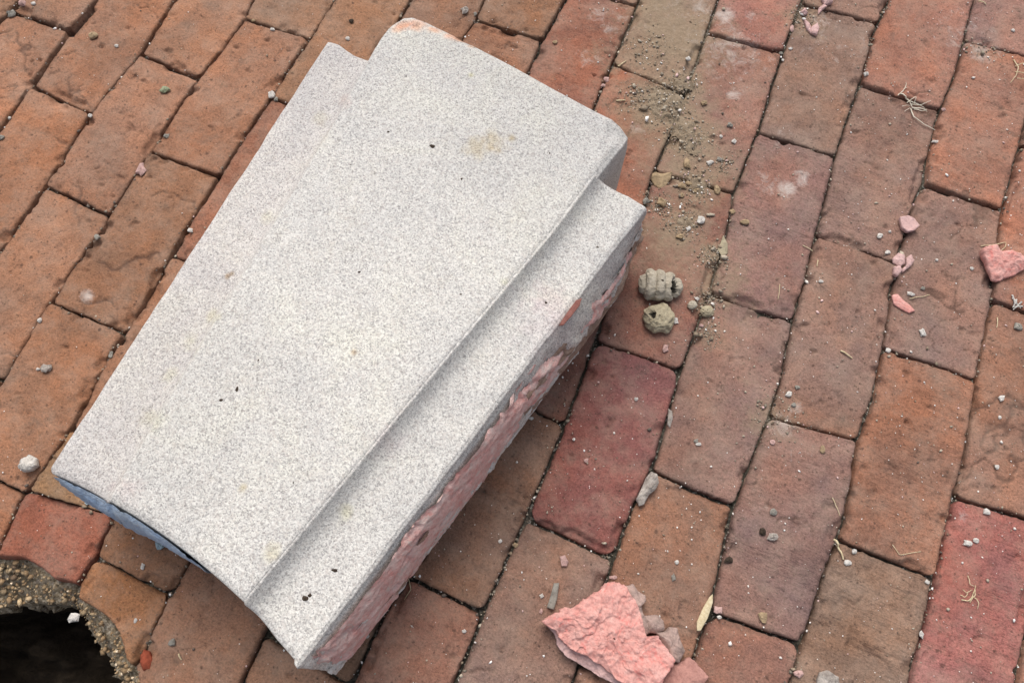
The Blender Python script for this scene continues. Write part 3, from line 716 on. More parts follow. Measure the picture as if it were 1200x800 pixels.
def blue_strip():  # blue-grey strip laid over the curved end, bluer than the granite
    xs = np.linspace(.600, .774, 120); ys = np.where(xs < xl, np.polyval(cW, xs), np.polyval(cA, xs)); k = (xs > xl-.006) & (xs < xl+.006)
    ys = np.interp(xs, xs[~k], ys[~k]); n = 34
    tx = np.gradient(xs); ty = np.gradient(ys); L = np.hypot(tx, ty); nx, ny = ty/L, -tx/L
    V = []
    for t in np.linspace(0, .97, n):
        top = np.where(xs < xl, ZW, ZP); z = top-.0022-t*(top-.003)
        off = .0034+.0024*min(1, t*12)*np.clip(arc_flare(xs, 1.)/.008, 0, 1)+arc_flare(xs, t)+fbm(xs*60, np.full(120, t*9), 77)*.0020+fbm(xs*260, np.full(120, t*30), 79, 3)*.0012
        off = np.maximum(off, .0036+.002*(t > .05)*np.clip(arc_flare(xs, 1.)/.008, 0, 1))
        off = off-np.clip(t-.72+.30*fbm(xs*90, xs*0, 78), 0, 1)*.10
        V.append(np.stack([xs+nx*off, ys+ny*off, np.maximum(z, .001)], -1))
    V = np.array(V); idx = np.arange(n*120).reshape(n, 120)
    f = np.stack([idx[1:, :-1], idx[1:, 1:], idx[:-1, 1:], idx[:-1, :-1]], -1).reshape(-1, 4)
    mesh_obj('blue_grey_strip', V.reshape(-1, 3), f, BLUEM, granite)
blue_strip()

# ------------------------------------------------------------------ star-shaped flakes, chunks, pebbles
def flake(name, outline_px, thick, mat, parent=None, z=None, seed=1, dome=.3, lean=(0, 0), rough=.0015, attrs=None, freq=80, nring=None, under=.75):
    P = UV(outline_px, thick*.6+(z or 0)); P = loop_resample(P, max(40, min(360, int(len(P)*14))))
    c = P.mean(0)
    d = np.hypot(*(P-c).T)[:, None]
    P = c+(P-c)*(1+fbm(P[:, 0]*freq*1.5, P[:, 1]*freq*1.5, seed)[:, None]*.07+fbm(P[:, 0]*freq*6, P[:, 1]*freq*6, seed+2)[:, None]*.03)
    n = len(P); nring = nring or max(6, int(d.max()/.0014)); V = []
    zb = (gz(*c) if z is None else z)
    for j in range(nring):
        t = (j+.02)/(nring-1) if j else .02
        t = min(t, 1); Q = c+(P-c)*t
        h = thick*(1-dome*t**2)
        V.append(np.c_[Q, zb+h+fbm(Q[:, 0]*freq, Q[:, 1]*freq, seed+3)*rough+(np.abs(fbm(Q[:, 0]*freq*2.4, Q[:, 1]*freq*2.4, seed+7, 5))-.2)*rough*.6+np.round(fbm(Q[:, 0]*freq*.6, Q[:, 1]*freq*.6, seed+9, 3)*3)*rough*.25+(Q[:, 0]-c[0])*lean[0]+(Q[:, 1]-c[1])*lean[1]])
    edge = V[-1]
    for k, s in enumerate((1.015, 1.01, .95, under)):
        Q = c+(P-c)*s; t = (k+1)/4
        zz = edge[:, 2]*(1-t)+(zb-.001)*t
        Q = Q+fbm(np.arange(n)*.35, np.full(n, k*1.7), seed+k)[:, None]*(P-c)*.03
        V.append(np.c_[Q, zz])
    V = np.array(V); K = len(V); idx = np.arange(K*n).reshape(K, n); nx = np.roll(idx, -1, 1)
    f = np.stack([idx[:-1], idx[1:], nx[1:], nx[:-1]], -1).reshape(-1, 4)
    area = 0.5*np.sum(P[:, 0]*np.roll(P[:, 1], -1)-np.roll(P[:, 0], -1)*P[:, 1])
    if area < 0: f = f[:, ::-1]
    o = mesh_obj(name, V.reshape(-1, 3), f, mat, parent, smooth=True)
    if not parent: recenter(o, (c[0], c[1], zb))
    return o
def s8(L, ox=620, oy=660, s=5.): return [(a/s+ox, b/s+oy) for a, b in L]
# big pink mortar chunk at the bottom
chunk = bpy.data.objects.new('mortar_chunk', None); cc_ = U(735, 755); chunk.location = (0, 0, 0); COL.objects.link(chunk)
tag(chunk, 'large salmon pink mortar chunk with a grey crust, at the bottom of the view', 'mortar chunk')
flake('pink_face', s8([(80, 340), (150, 280), (210, 258), (258, 272), (320, 210), (350, 188), (420, 150), (460, 128), (500, 112), (570, 132), (600, 200), (640, 270), (665, 350), (692, 435), (750, 420), (800, 490), (835, 555), (820, 600), (780, 680), (740, 790), (650, 800), (560, 712), (500, 668), (440, 605), (330, 535), (240, 500), (180, 440), (150, 390)]), .026, PINK, chunk, z=.0, seed=5, dome=.15, rough=.0055, freq=55, under=.9)
flake('pale_underside', s8([(95, 355), (300, 330), (560, 560), (640, 740), (600, 760), (540, 712), (500, 700), (430, 668), (380, 640), (290, 588), (215, 540), (165, 480), (150, 410)]), .015, PINKPALE, chunk, z=.0, seed=6, dome=.2, rough=.003)
flake('grey_crust', s8([(560, 130), (610, 118), (640, 165), (682, 188), (684, 220), (655, 240), (668, 290), (690, 330), (705, 400), (670, 420), (610, 280), (575, 200)]), .020, GREYM, chunk, z=0, seed=8, dome=.3, rough=.003)
flake('grey_crust', s8([(660, 310), (750, 298), (785, 335), (792, 392), (740, 410), (690, 400)]), .018, GREYM, chunk, z=0, seed=9, dome=.3, rough=.003)
flake('grey_crust', s8([(740, 400), (800, 400), (825, 370), (868, 376), (885, 450), (912, 510), (880, 580), (830, 570), (790, 480)]), .020, GREYM, chunk, z=0, seed=10, dome=.3, rough=.003)
o = flake('mortar_fragment', s8([(835, 590), (880, 580), (940, 550), (1000, 600), (1052, 662), (1010, 720), (960, 800), (760, 820), (760, 700)]), .014, rock_material('dull_pink_mortar', lin((176, 128, 118)), lin((200, 150, 138)), 80, .002), seed=11, z=0.0, lean=(.1, -.1))
tag(o, 'dull brownish pink mortar fragment against the right side of the large pink chunk', 'mortar fragment')
o = flake('mortar_fragment', [(1148, 292), (1164, 290), (1171, 297), (1182, 296), (1198, 303), (1206, 312), (1190, 321), (1172, 328), (1165, 327), (1160, 317), (1154, 306)], .014, PINK, seed=12, dome=.2, rough=.003, lean=(-.1, .2))
tag(o, 'salmon pink mortar fragment at the right edge, notched on top', 'mortar fragment')
o = flake('mortar_flake', [(1045, 346), (1052, 345), (1058, 351), (1066, 357), (1072, 364), (1066, 367), (1056, 362), (1047, 356)], .004, PINK, seed=13)
tag(o, 'slim elongated pink mortar flake below the pale pink cluster', 'mortar flake')
o = flake('mortar_flake', [(1053, 256), (1062, 254), (1070, 258), (1076, 266), (1070, 271), (1062, 273), (1056, 268)], .006, PINKPALE, seed=14, dome=-.25)
tag(o, 'pale pink hollow mortar flake above the pink cluster on the joint', 'mortar flake')
for L, lb, sd_ in (([(1045, 304), (1052, 297), (1059, 300), (1060, 309), (1054, 313), (1046, 309)], 'upper left piece of the pale pink mortar cluster on the joint', 15),
              ([(1062, 312), (1062, 302), (1068, 298), (1072, 305), (1068, 311), (1058, 319), (1056, 316)], 'right piece of the pale pink mortar cluster, curving like a shell', 16),
              ([(1046, 314), (1054, 312), (1055, 319), (1050, 325), (1046, 322)], 'lower piece of the pale pink mortar cluster beside the joint', 17),
              ([(942, 24), (949, 28), (952, 37), (950, 40), (945, 34)], 'left half of the split pale pink flake near the top', 18),
              ([(952, 31), (958, 27), (960, 33), (957, 42), (951, 39), (950, 34)], 'right half of the split pale pink flake near the top', 19),
              ([(963, -2), (976, -3), (976, 3), (967, 5)], 'pale pink flake cut by the top edge of the view', 20),
              ([(959, 10), (965, 6), (969, 8), (964, 12), (959, 17)], 'slanting pinkish white flake just under the top edge', 21),
              ([(938, 14), (943, 10), (947, 15), (943, 17)], 'small whitish flake left of the slanting one near the top', 22)):
    o = flake('mortar_flake', L, .004+.002*(sd_ % 3), PINKPALE, seed=sd_, rough=.0018, freq=130); tag(o, lb, 'mortar flake')
# stone heart-shaped, rock, sliver
def chipmat(name, c, sc=150): return rock_material(name, lin(np.array(c)), lin(np.clip(np.array(c)*.82, 0, 255)), sc, .0012)
TAN = chipmat('tan_stone', (190, 165, 132)); WHT = chipmat('white_stone', (236, 230, 222)); GRY = chipmat('grey_stone', (170, 165, 155)); PKS = chipmat('pink_stone', (220, 182, 174)); RED = chipmat('red_clay', (172, 88, 64)); BRN = chipmat('brown_soil', (78, 66, 56)); GRN = chipmat('greenish_stone', (165, 172, 140))
PALER = rock_material('pale_rock', lin((215, 205, 195)), lin((150, 140, 132)), 160, .003)
o = flake('stone', [(762, 201), (770, 198), (777, 200), (789, 198), (788, 205), (782, 214), (777, 218), (770, 214), (765, 207)], .009, TAN, seed=31, rough=.001, dome=.35, lean=(0, .1)); tag(o, 'heart shaped tan stone right of the granite corner', 'stone')
o = flake('stone', [(763, 552), (770, 555), (772, 566), (767, 574), (760, 580), (755, 590), (749, 592), (746, 584), (752, 572), (757, 560)], .011, PALER, seed=32, rough=.003, dome=.3); tag(o, 'ragged pale grey stone on the joint beside the dark red brick', 'stone')
o = flake('stone', [(784, 478), (788, 481), (789, 490), (786, 500), (783, 496)], .005, PALER, seed=33); tag(o, 'narrow white stone sliver in the joint right of the dark red brick', 'stone')
o = flake('stone_sliver', [(649, 683), (655, 683), (653, 700), (649, 714), (641, 711), (645, 698)], .005, GRY, seed=34); tag(o, 'grey pointed stone sliver at the left tip of the pink chunk', 'stone')
o = flake('stone', [(24, 537), (33, 532), (42, 537), (43, 545), (36, 551), (27, 553), (22, 547)], .013, WHT, seed=35, rough=.005, dome=.3, freq=110, lean=(.15, -.1)); tag(o, 'chunky white stone near the left edge beside the joint', 'stone')
o = flake('brick_chip', [(168, 761), (174, 763), (178, 772), (175, 784), (167, 786), (163, 776), (164, 767)], .008, RED, seed=36, dome=.4); tag(o, 'orange red brick chip near the pit corner', 'brick chip')
o = flake('mortar_flake', [(656, 652), (662, 650), (666, 658), (664, 663), (658, 663)], .004, PKS, seed=37); tag(o, 'tiny pink flake between the dark red brick and the pink chunk', 'mortar flake')
o = flake('stone', [(961, 787), (971, 785), (982, 793), (984, 806), (958, 808), (958, 796)], .010, PALER, seed=38, z=0); tag(o, 'pale brownish stone cut by the bottom edge of the view', 'stone')
o = flake('mortar_patch', [(675, 352), (682, 349), (679, 358), (670, 370), (660, 381), (655, 381), (664, 367)], .0016, REDM, granite, z=ZW-.0008, seed=39, dome=.2, rough=.0004)

def pebble(px, py, wpx, hpx, mat, label=None, group=None, name='pebble', z=None, ang=None, flat=.55):
    """small irregular stone; wpx,hpx are its extents at that spot"""
    c = U(px, py, z or 0); sc = (CAM[2]/.95)/F
    a, b = wpx*sc/2*.98, hpx*sc/2*.98
    r = np.random.default_rng(int(px*7+py*13)); n, K = 9, 6
    th = np.linspace(0, 2*math.pi, n, endpoint=False); V = []
    rad = 1+r.normal(0, .17, n)
    # axes of the picture on the ground
    ex = np.array([R[0][0], R[0][1]]); ex = ex/np.linalg.norm(ex); ey = np.array([-ex[1], ex[0]])
    h = min(a, b)*2*flat
    zb = gz(c[0], c[1]) if z is None else z
    for j in range(K):
        ph = -math.pi/2*.55+(math.pi/2*1.5)*j/(K-1); ph = min(ph, math.pi/2*.97)
        rr = math.cos(ph); zz = math.sin(ph)
        q = rad*rr*(1+r.normal(0, .09, n))
        V.append(np.c_[c[0]+ex[0]*a*q*np.cos(th)+ey[0]*b*q*np.sin(th), c[1]+ex[1]*a*q*np.cos(th)+ey[1]*b*q*np.sin(th), zb+h*.42+h*.55*zz*(1+r.normal(0, .16, n))])
    V = np.array(V); idx = np.arange(K*n).reshape(K, n); nx = np.roll(idx, -1, 1)
    f = [list(map(int, q)) for q in np.stack([idx[:-1], nx[:-1], nx[1:], idx[1:]], -1).reshape(-1, 4)]
    f += [list(map(int, idx[-1])), list(map(int, idx[0][::-1]))]
    o = mesh_obj(name, V.reshape(-1, 3), f, mat, smooth=False); recenter(o, (c[0], c[1], zb))
    tag(o, label, name if name != 'soil_crumb' else 'crumb', group); return o
PB = [
 (14, 16, 13, 11, GRY, 'grey pebble in the joint at the top left corner'), (28, 6, 12, 12, PKS, 'pinkish pebble at the top left corner'), (41, 7, 7, 6, WHT, None),
 (110, 42, 13, 11, TAN, 'tan pebble on the brick near the top left, in front of a white crumb'), (136, 53, 7, 5, WHT, None), (194, 106, 13, 10, GRN, 'pale greenish pebble in the middle of an orange brick, upper left'),
 (166, 200, 11, 18, PKS, 'long pink pebble lying in a joint at the left'), (194, 158, 9, 7, GRY, None), (319, 113, 9, 12, WHT, 'whitish pebble in the joint close to the left edge of the granite'), (324, 118, 6, 7, GRY, None),
 (320, 36, 7, 5, WHT, None), (297, 25, 6, 5, TAN, None), (233, 89, 8, 6, GRY, None), (56, 432, 13, 11, PALER, 'pale crystalline pebble on the left bricks'), (46, 433, 5, 4, WHT, None), (114, 278, 7, 8, GRY, None), (224, 271, 8, 6, WHT, None), (106, 136, 5, 7, WHT, None), (48, 376, 6, 6, WHT, None), (130, 415, 5, 8, GRY, None),
 (13, 140, 5, 5, WHT, None), (3, 163, 7, 7, GRY, None), (80, 724, 12, 9, WHT, 'round white pebble on the concrete collar of the pit'), (168, 664, 5, 7, WHT, None), (158, 726, 4, 5, WHT, None), (205, 752, 7, 8, GRY, None),
 (545, 12, 11, 11, PALER, 'pale pebble on the brick above the granite'), (412, 26, 7, 6, BRN, None), (408, 47, 8, 6, WHT, None), (557, 15, 5, 6, GRY, None), (650, 50, 7, 6, TAN, None), (710, 95, 9, 9, PKS, 'pinkish white pebble in the joint above the granite corner'), (707, 101, 7, 5, PKS, None),
 (806, 71, 7, 7, WHT, 'bright white round pebble above the soil patch'), (825, 121, 9, 8, TAN, None), (804, 193, 9, 13, TAN, None), (799, 218, 10, 9, TAN, None), (807, 215, 8, 7, TAN, None), (815, 223, 8, 7, TAN, None), (840, 223, 9, 14, TAN, 'pointed tan pebble on the brick joint below the soil patch'),
 (776, 237, 12, 13, TAN, 'rounded tan pebble below the heart shaped stone'), (799, 229, 7, 6, TAN, None), (757, 237, 9, 8, GRY, 'greyish pebble touching the right corner of the granite'), (821, 259, 10, 13, WHT, 'oval white pebble right of the granite corner'), (807, 268, 6, 7, WHT, None), (797, 277, 10, 7, TAN, None),
 (872, 261, 12, 8, TAN, None), (858, 249, 8, 7, TAN, None), (832, 191, 9, 7, WHT, None), (843, 187, 7, 6, GRY, None), (860, 166, 7, 6, WHT, None), (845, 160, 5, 5, WHT, None), (855, 147, 7, 7, GRY, None),
 (793, 658, 5, 5, WHT, None), (719, 676, 8, 5, PKS, None), (635, 698, 5, 5, WHT, None), (634, 716, 4, 5, PKS, None), (841, 715, 9, 8, PKS, 'pink pebble in the joint right of the large pink chunk'), (842, 723, 5, 4, WHT, None), (780, 408, 7, 9, PKS, None),
 (1030, 277, 8, 7, WHT, 'white pebble left of the hollow pink flake'), (1040, 297, 7, 6, WHT, None), (1139, 315, 5, 5, WHT, None), (1067, 345, 9, 5, WHT, None), (1081, 338, 5, 5, GRY, None), (928, 34, 6, 12, PKS, None), (926, 58, 6, 4, WHT, None), (916, 61, 5, 5, GRY, None), (918, 69, 4, 4, WHT, None),
 (1013, 89, 7, 8, WHT, 'bright white pebble in a joint at the upper right'), (1105, 129, 6, 5, PKS, None), (1098, 164, 10, 5, WHT, None), (1188, 35, 5, 5, WHT, None), (1080, 389, 7, 10, WHT, None), (1173, 467, 8, 8, WHT, 'round white pebble on the brick at the right edge'), (1172, 489, 4, 4, WHT, None), (1040, 411, 7, 6, WHT, None),
 (924, 462, 8, 7, WHT, None), (934, 454, 6, 5, GRY, None), (930, 474, 5, 5, GRY, None), (960, 331, 7, 4, WHT, None), (905, 629, 12, 10, PALER, 'angular pale pebble with dirt beside it, lower middle right'), (893, 623, 9, 9, BRN, None), (906, 600, 7, 8, GRY, None), (894, 722, 9, 12, TAN, 'tan pebble near a brick end, lower right'),
 (854, 656, 10, 7, BRN, None), (1001, 646, 6, 5, WHT, None), (993, 659, 8, 6, WHT, None), (1133, 637, 10, 7, WHT, 'wedge shaped white pebble on the pink red brick'), (1143, 633, 6, 6, WHT, 'small round white pebble beside the wedge shaped one on the pink red brick'), (1155, 600, 7, 8, WHT, None), (1168, 547, 5, 5, WHT, None), (1086, 681, 6, 5, WHT, None), (1081, 743, 5, 7, WHT, None), (934, 789, 9, 8, PKS, 'pink pebble in the joint at the bottom edge'),
 (1193, 383, 10, 9, GRY, None), (1042, 272, 4, 4, WHT, None), (622, 490, 6, 4, WHT, None), (687, 540, 5, 5, PKS, None), (586, 634, 4, 4, WHT, None), (544, 739, 4, 4, WHT, None), (745, 468, 5, 5, WHT, None), (672, 515, 4, 4, WHT, None), (816, 516, 5, 5, GRY, None), (819, 520, 6, 4, WHT, None), (905, 518, 6, 7, PKS, None), (962, 527, 6, 10, TAN, None), (430, 745, 5, 4, WHT, None), (604, 638, 6, 5, TAN, None), (789, 676, 5, 8, GRY, None), (817, 350, 5, 5, WHT, None), (822, 381, 6, 5, PKS, None), (792, 376, 6, 9, WHT, 'small white chip touching the yellowish mud clump'),
]
for px, py, a, b, m_, lb in PB:
    if lb: pebble(px, py, a, b, m_, lb)
    else: pebble(px, py, a, b, m_, 'tiny stone crumb, one of many strewn over the bricks and joints', 'tiny stone crumbs on the pavement')
# dark crumbs lying on the dressed granite
for px, py, a, b in ((455, 155, 4, 3), (507, 172, 7, 6), (411, 194, 7, 3), (541, 210, 3, 4), (644, 180, 3, 3), (278, 456, 4, 8), (303, 422, 3, 4), (259, 469, 6, 4), (344, 565, 3, 4), (540, 345, 5, 3), (546, 312, 3, 4), (421, 319, 3, 3), (476, 90, 3, 3)):
    pebble(px, py, a*.8, b*.8, BRN, 'dark soil crumb resting on the raised panel of the granite block', 'dark crumbs on the raised panel', 'soil_crumb', z=ZP-.0006, flat=.4)
for px, py, a, b in ((392, 668, 9, 4), (358, 701, 8, 6), (418, 581, 9, 5), (363, 697, 5, 5), (640, 355, 3, 4), (614, 318, 3, 4), (700, 290, 5, 3)):
    pebble(px, py, a*.8, b*.75, BRN, 'dark soil crumb resting on the lower right border of the granite block', 'dark crumbs on the right border', 'soil_crumb', z=ZW-.0006, flat=.4)
# blue-white crumbs beside the left underside of the block
for px, py, a, b, lb in ((190, 638, 11, 11, 'larger pale blue crumb under the curved end of the granite'), (205, 641, 7, 6, 'pale blue crumb right of the larger one under the granite'), (216, 648, 6, 6, 'lowest pale blue crumb under the curved end of the granite'), (104, 589, 5, 5, 'whitish crumb by the left tip of the granite')):
    pebble(px, py, a, b, chipmat('pale_blue', (190, 212, 220)), lb, None, 'crumb', flat=.7)

# ------------------------------------------------------------------ dried mud clumps
def mud_clump(px, py, wpx, hpx, ang, mat, ridges, holes, label, hz, name='mud_clump', seed=1):
    c = U(px, py, .008); sc = (CAM[2]-.01)/.95/F; a, b = wpx*sc/2, hpx*sc/2
    ex = np.array([R[0][0], R[0][1]]); ex /= np.linalg.norm(ex); ey = np.array([-ex[1], ex[0]])
    ca, sa = math.cos(ang), math.sin(ang); e1 = ca*ex+sa*ey; e2 = -sa*ex+ca*ey
    n, K = 120, 60; th = np.linspace(0, 2*math.pi, n, endpoint=False); ph = np.linspace(-math.pi/2*.98, math.pi/2*.98, K)
    TH, PH = np.meshgrid(th, ph)
    sx = np.cos(TH)*np.cos(PH); sy = np.sin(TH)*np.cos(PH); sz = np.sin(PH)
    sx2 = np.sign(sx)*np.abs(sx)**.8; sy2 = np.sign(sy)*np.abs(sy)**.85
    X = a*sx2; Y = b*sy2; Z = hz*sz
    rad = np.ones(X.shape)
    if ridges: rad += .28*(np.abs(np.cos((X/a*ridges/2+.1)*math.pi))**.6-.6)*np.clip(sz*1.5+.9, 0, 1)
    rad += (.07 if ridges else .15)*fbm(sx*3+seed, sy*3+sz*2, seed+501)+.06*fbm(sx*10, sy*10+sz*8, seed+503, 5)-.10*np.clip(fbm(sx*4+7, sy*4, seed+521, 3)-.25, 0, 1)
    dk = np.zeros(X.shape)
    for hx, hy, hr, hl in holes:
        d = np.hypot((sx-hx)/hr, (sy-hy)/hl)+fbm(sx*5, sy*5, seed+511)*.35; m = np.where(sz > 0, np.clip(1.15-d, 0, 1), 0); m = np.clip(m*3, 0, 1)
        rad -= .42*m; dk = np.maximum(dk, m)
    Y *= 1-.16*sx*(1 if ridges else -1); X *= rad; Y *= rad; Z = Z*rad
    zb = gz(c[0], c[1])
    V = np.stack([c[0]+e1[0]*X+e2[0]*Y, c[1]+e1[1]*X+e2[1]*Y, zb+np.maximum(Z, -hz*.5)+hz*.5], -1)
    idx = np.arange(K*n).reshape(K, n); nx = np.roll(idx, -1, 1)
    f = np.stack([idx[:-1], nx[:-1], nx[1:], idx[1:]], -1).reshape(-1, 4)
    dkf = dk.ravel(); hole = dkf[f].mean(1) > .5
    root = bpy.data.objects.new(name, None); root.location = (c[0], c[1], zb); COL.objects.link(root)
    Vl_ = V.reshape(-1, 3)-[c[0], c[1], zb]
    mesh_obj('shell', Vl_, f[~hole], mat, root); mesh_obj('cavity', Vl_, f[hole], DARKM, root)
    tag(root, label, 'mud clump')
mud_clump(774, 334, 50, 37, -.12, MUD, 4, [(.60, -.22, .24, .62)], 'grey ridged mud clump with a dark slot, right of the granite', .014, seed=3)
mud_clump(772, 372, 36, 36, .1, MUDT, 0, [(-.42, .12, .22, .26)], 'yellowish mud clump with one round hole, below the grey ridged one', .011, seed=9)
mud_clump(813, 355, 12, 10, .5, MUD, 0, [], 'small pale crumbled mud lump right of the ridged clump', .004, name='mud_lump', seed=14)
mud_clump(830, 362, 16, 14, .2, MUDT, 0, [], 'small brownish mud lump in the joint right of the clumps', .005, name='mud_lump', seed=16)

# ------------------------------------------------------------------ straws, rootlets, husk
def tube(V, Fc, pts, r0, r1, n=6):
    pts = np.asarray(pts, float); b0 = sum(len(v) for v in V); K = len(pts)
    tg = np.gradient(pts, axis=0); tg /= np.linalg.norm(tg, axis=1)[:, None]+1e-12
    up = np.array([0, 0, 1.]); s = np.cross(tg, up); s /= np.linalg.norm(s, axis=1)[:, None]+1e-9; q = np.cross(s, tg)
    rad = np.linspace(r0, r1, K)[:, None]
    ring = [pts+rad*(math.cos(a)*s+math.sin(a)*q) for a in np.linspace(0, 2*math.pi, n, endpoint=False)]
    V.append(np.stack(ring, 1).reshape(-1, 3))
    idx = np.arange(K*n).reshape(K, n)+b0; nx = np.roll(idx, -1, 1)
    Fc.append(np.stack([idx[:-1], idx[1:], nx[1:], nx[:-1]], -1).reshape(-1, 4))
def curve_px(pts, lift=.001, wob=.0, seed=0, arch=.002):
    P = UV(pts); P = resample(P, 14); t = np.linspace(0, 1, 14)
    P = P+np.stack([fbm(t*3, t*0, seed), fbm(t*3, t*0+5, seed)], -1)*wob
    zz = np.array([max(gz(*p), -.004) for p in P]); zz = np.maximum(zz, zz.mean()-.001)
    return np.c_[P, zz+lift+arch*np.sin(t*math.pi)]
def straw(pts, r, label, name='straw', mat=STRAW, wob=.0006, arch=.001, group=None):
    V, Fc = [], []; tube(V, Fc, curve_px(pts, r, wob, int(pts[0][0]), arch), r, r*.7)
    o = mesh_obj(name, np.concatenate(V), np.concatenate(Fc), mat); c = U(*pts[0]); recenter(o, (c[0], c[1], 0))
    tag(o, label, 'straw', group)
straw([(985, 411), (998, 420)], .0011, 'short pale straw on the brick in the right half, slanting down')
straw([(978, 632), (988, 655)], .0013, 'pale straw piece lying on a joint crossing, lower right')
straw([(974, 583), (983, 605)], .0005, 'hair thin straw just above the pale straw piece, lower right')
straw([(1150, 288), (1163, 287), (1178, 285), (1177, 290), (1170, 296)], .0006, 'thin bent straw above the pink fragment at the right edge')
straw([(1066, 350), (1080, 348), (1090, 345)], .0005, 'thin straw right of the slim pink flake')
straw([(1168, 372), (1168, 384)], .0006, 'short upright straw near the right edge')
straw([(914, 333), (912, 350)], .0005, 'hair thin straw on the brick left of centre right')
straw([(940, 288), (952, 294)], .0006, 'short straw crossing a joint above the middle')
straw([(476, 668), (482, 690), (474, 702)], .0004, 'fine root fibre beside the lower right edge of the granite')
straw([(1045, 638), (1053, 650), (1078, 646)], .0004, 'fine bent fibre on the scored brick, lower right')
straw([(211, 766), (215, 772)], .0008, 'tiny straw on the brick near the pit corner')
straw([(1148, 0), (1156, 5)], .0008, 'tiny straw at the top edge, right')
straw([(820, 368), (838, 365)], .0006, 'straw lying across the brownish mud lump')
straw([(958, 305), (956, 313)], .0006, 'tiny straw on the brick above the short pale straw')
straw([(724, 80), (733, 73)], .0009, 'light tan straw piece above the granite corner'); straw([(722, 120), (732, 120)], .001, 'stubby tan straw piece nearest the granite corner')
V, Fc = [], []
for L, r_ in (([(1052, 112), (1062, 104)], .0007), ([(1058, 108), (1061, 98)], .0005), ([(1055, 110), (1066, 120), (1070, 126)], .0009), ([(1070, 126), (1080, 128), (1088, 130)], .0009), ([(1068, 122), (1078, 124), (1090, 119)], .0006), ([(1068, 127), (1071, 138), (1083, 147), (1096, 152)], .0008),
              ([(1060, 115), (1072, 121), (1085, 127)], .0007), ([(1063, 120), (1072, 116), (1072, 122)], .0007), ([(1057, 124), (1068, 124)], .0004), ([(1060, 130), (1067, 126)], .0004), ([(1072, 127), (1079, 131), (1087, 127)], .0006)):
    tube(V, Fc, curve_px(L, .001, .001, int(L[0][0]), .002), r_, r_*.5)
o = mesh_obj('root_tuft', np.concatenate(V), np.concatenate(Fc), rock_material('bleached_root', lin((245, 238, 222)), lin((222, 208, 184)), 300, .0003)); c = U(1068, 122); recenter(o, (c[0], c[1], 0)); tag(o, 'bleached dry root tuft on the joint at the upper right', 'root')
V, Fc = [], []
for L, r_ in (([(1134, 675), (1135, 684), (1142, 686)], .0005), ([(1125, 697), (1130, 700), (1134, 693)], .0005), ([(1127, 702), (1134, 704), (1139, 697), (1143, 686)], .0006), ([(1136, 705), (1141, 697), (1141, 690)], .0007), ([(1141, 698), (1145, 705), (1145, 713)], .0006), ([(1128, 690), (1131, 694), (1139, 690)], .0004)):
    tube(V, Fc, curve_px(L, .001, .001, int(L[0][0]), .002), r_, r_*.5)
o = mesh_obj('root_tuft', np.concatenate(V), np.concatenate(Fc), STRAW); c = U(1137, 695); recenter(o, (c[0], c[1], 0)); tag(o, 'curled brown rootlets on the pink red brick', 'root')
V, Fc = [], []
for L, r_ in (([(1188, 70), (1192, 80), (1190, 90), (1184, 97)], .0007), ([(1190, 78), (1204, 74)], .0006), ([(1189, 84), (1200, 88), (1208, 85)], .0006), ([(1192, 92), (1206, 97)], .0005)):
    tube(V, Fc, curve_px(L, .001, .001, int(L[0][1]), .003), r_, r_*.5)
o = mesh_obj('root_tuft', np.concatenate(V), np.concatenate(Fc), STRAW); c = U(1192, 80); recenter(o, (c[0], c[1], 0)); tag(o, 'loose root fibres cut by the right edge near the top', 'root')
V, Fc = [], []
for L in ([(1184, 347), (1187, 357)], [(1189, 352), (1186, 361)], [(1195, 355), (1187, 363)], [(1197, 360), (1186, 360)], [(1184, 350), (1194, 362)]):
    tube(V, Fc, curve_px(L, .001, .0, 1, .001), .0011, .0006)
o = mesh_obj('plant_scrap', np.concatenate(V), np.concatenate(Fc), WHT); c = U(1188, 356); recenter(o, (c[0], c[1], 0)); tag(o, 'white feathery plant scrap at the right edge below the pink fragment', 'plant scrap')
o = flake('husk', [(835, 696), (835, 706), (829, 724), (821, 738), (817, 738), (817, 728), (824, 712), (831, 700)], .003, STRAW, seed=40, rough=.0003, freq=30); tag(o, 'long pale seed husk in the joint right of the pink chunk', 'husk')
o = flake('husk', [(848, 275), (853, 285), (853, 296), (846, 299), (841, 292), (845, 284)], .003, MUDT, seed=41, rough=.0006); tag(o, 'withered greenish leaf scrap on the joint right of the granite', 'leaf scrap')

# ------------------------------------------------------------------ loose soil and grit
def build_soil():
    x = np.arange(U(690, 60)[0]-.03, U(900, 200)[0]+.03, .002); y = np.arange(U(800, 420)[1], U(800, -20)[1]+.02, .002)
    X, Y = np.meshgrid(x, y); b = blobs(X, Y, SOIL)
    Z = -.013+.0185*np.clip(b*1.05, 0, 1)+fbm(X*55, Y*55, 601)*.0042+fbm(X*190, Y*190, 603, 3)*.0030
    idx = np.arange(X.size).reshape(X.shape); f = np.stack([idx[:-1, :-1], idx[:-1, 1:], idx[1:, 1:], idx[1:, :-1]], -1).reshape(-1, 4)
    k = ((b+fbm(X*40, Y*40, 607)*.25).ravel() > .62); f = f[k[f].all(1)]
    m = rock_material('loose_soil', (.24, .18, .12), (.42, .33, .235), 120, .003)
    o = mesh_obj('loose_soil', np.stack([X, Y, Z], -1).reshape(-1, 3), f, m); tag(o, 'loose tan soil spilt over the bricks beside the granite corner', 'soil', kind='stuff')
build_soil()
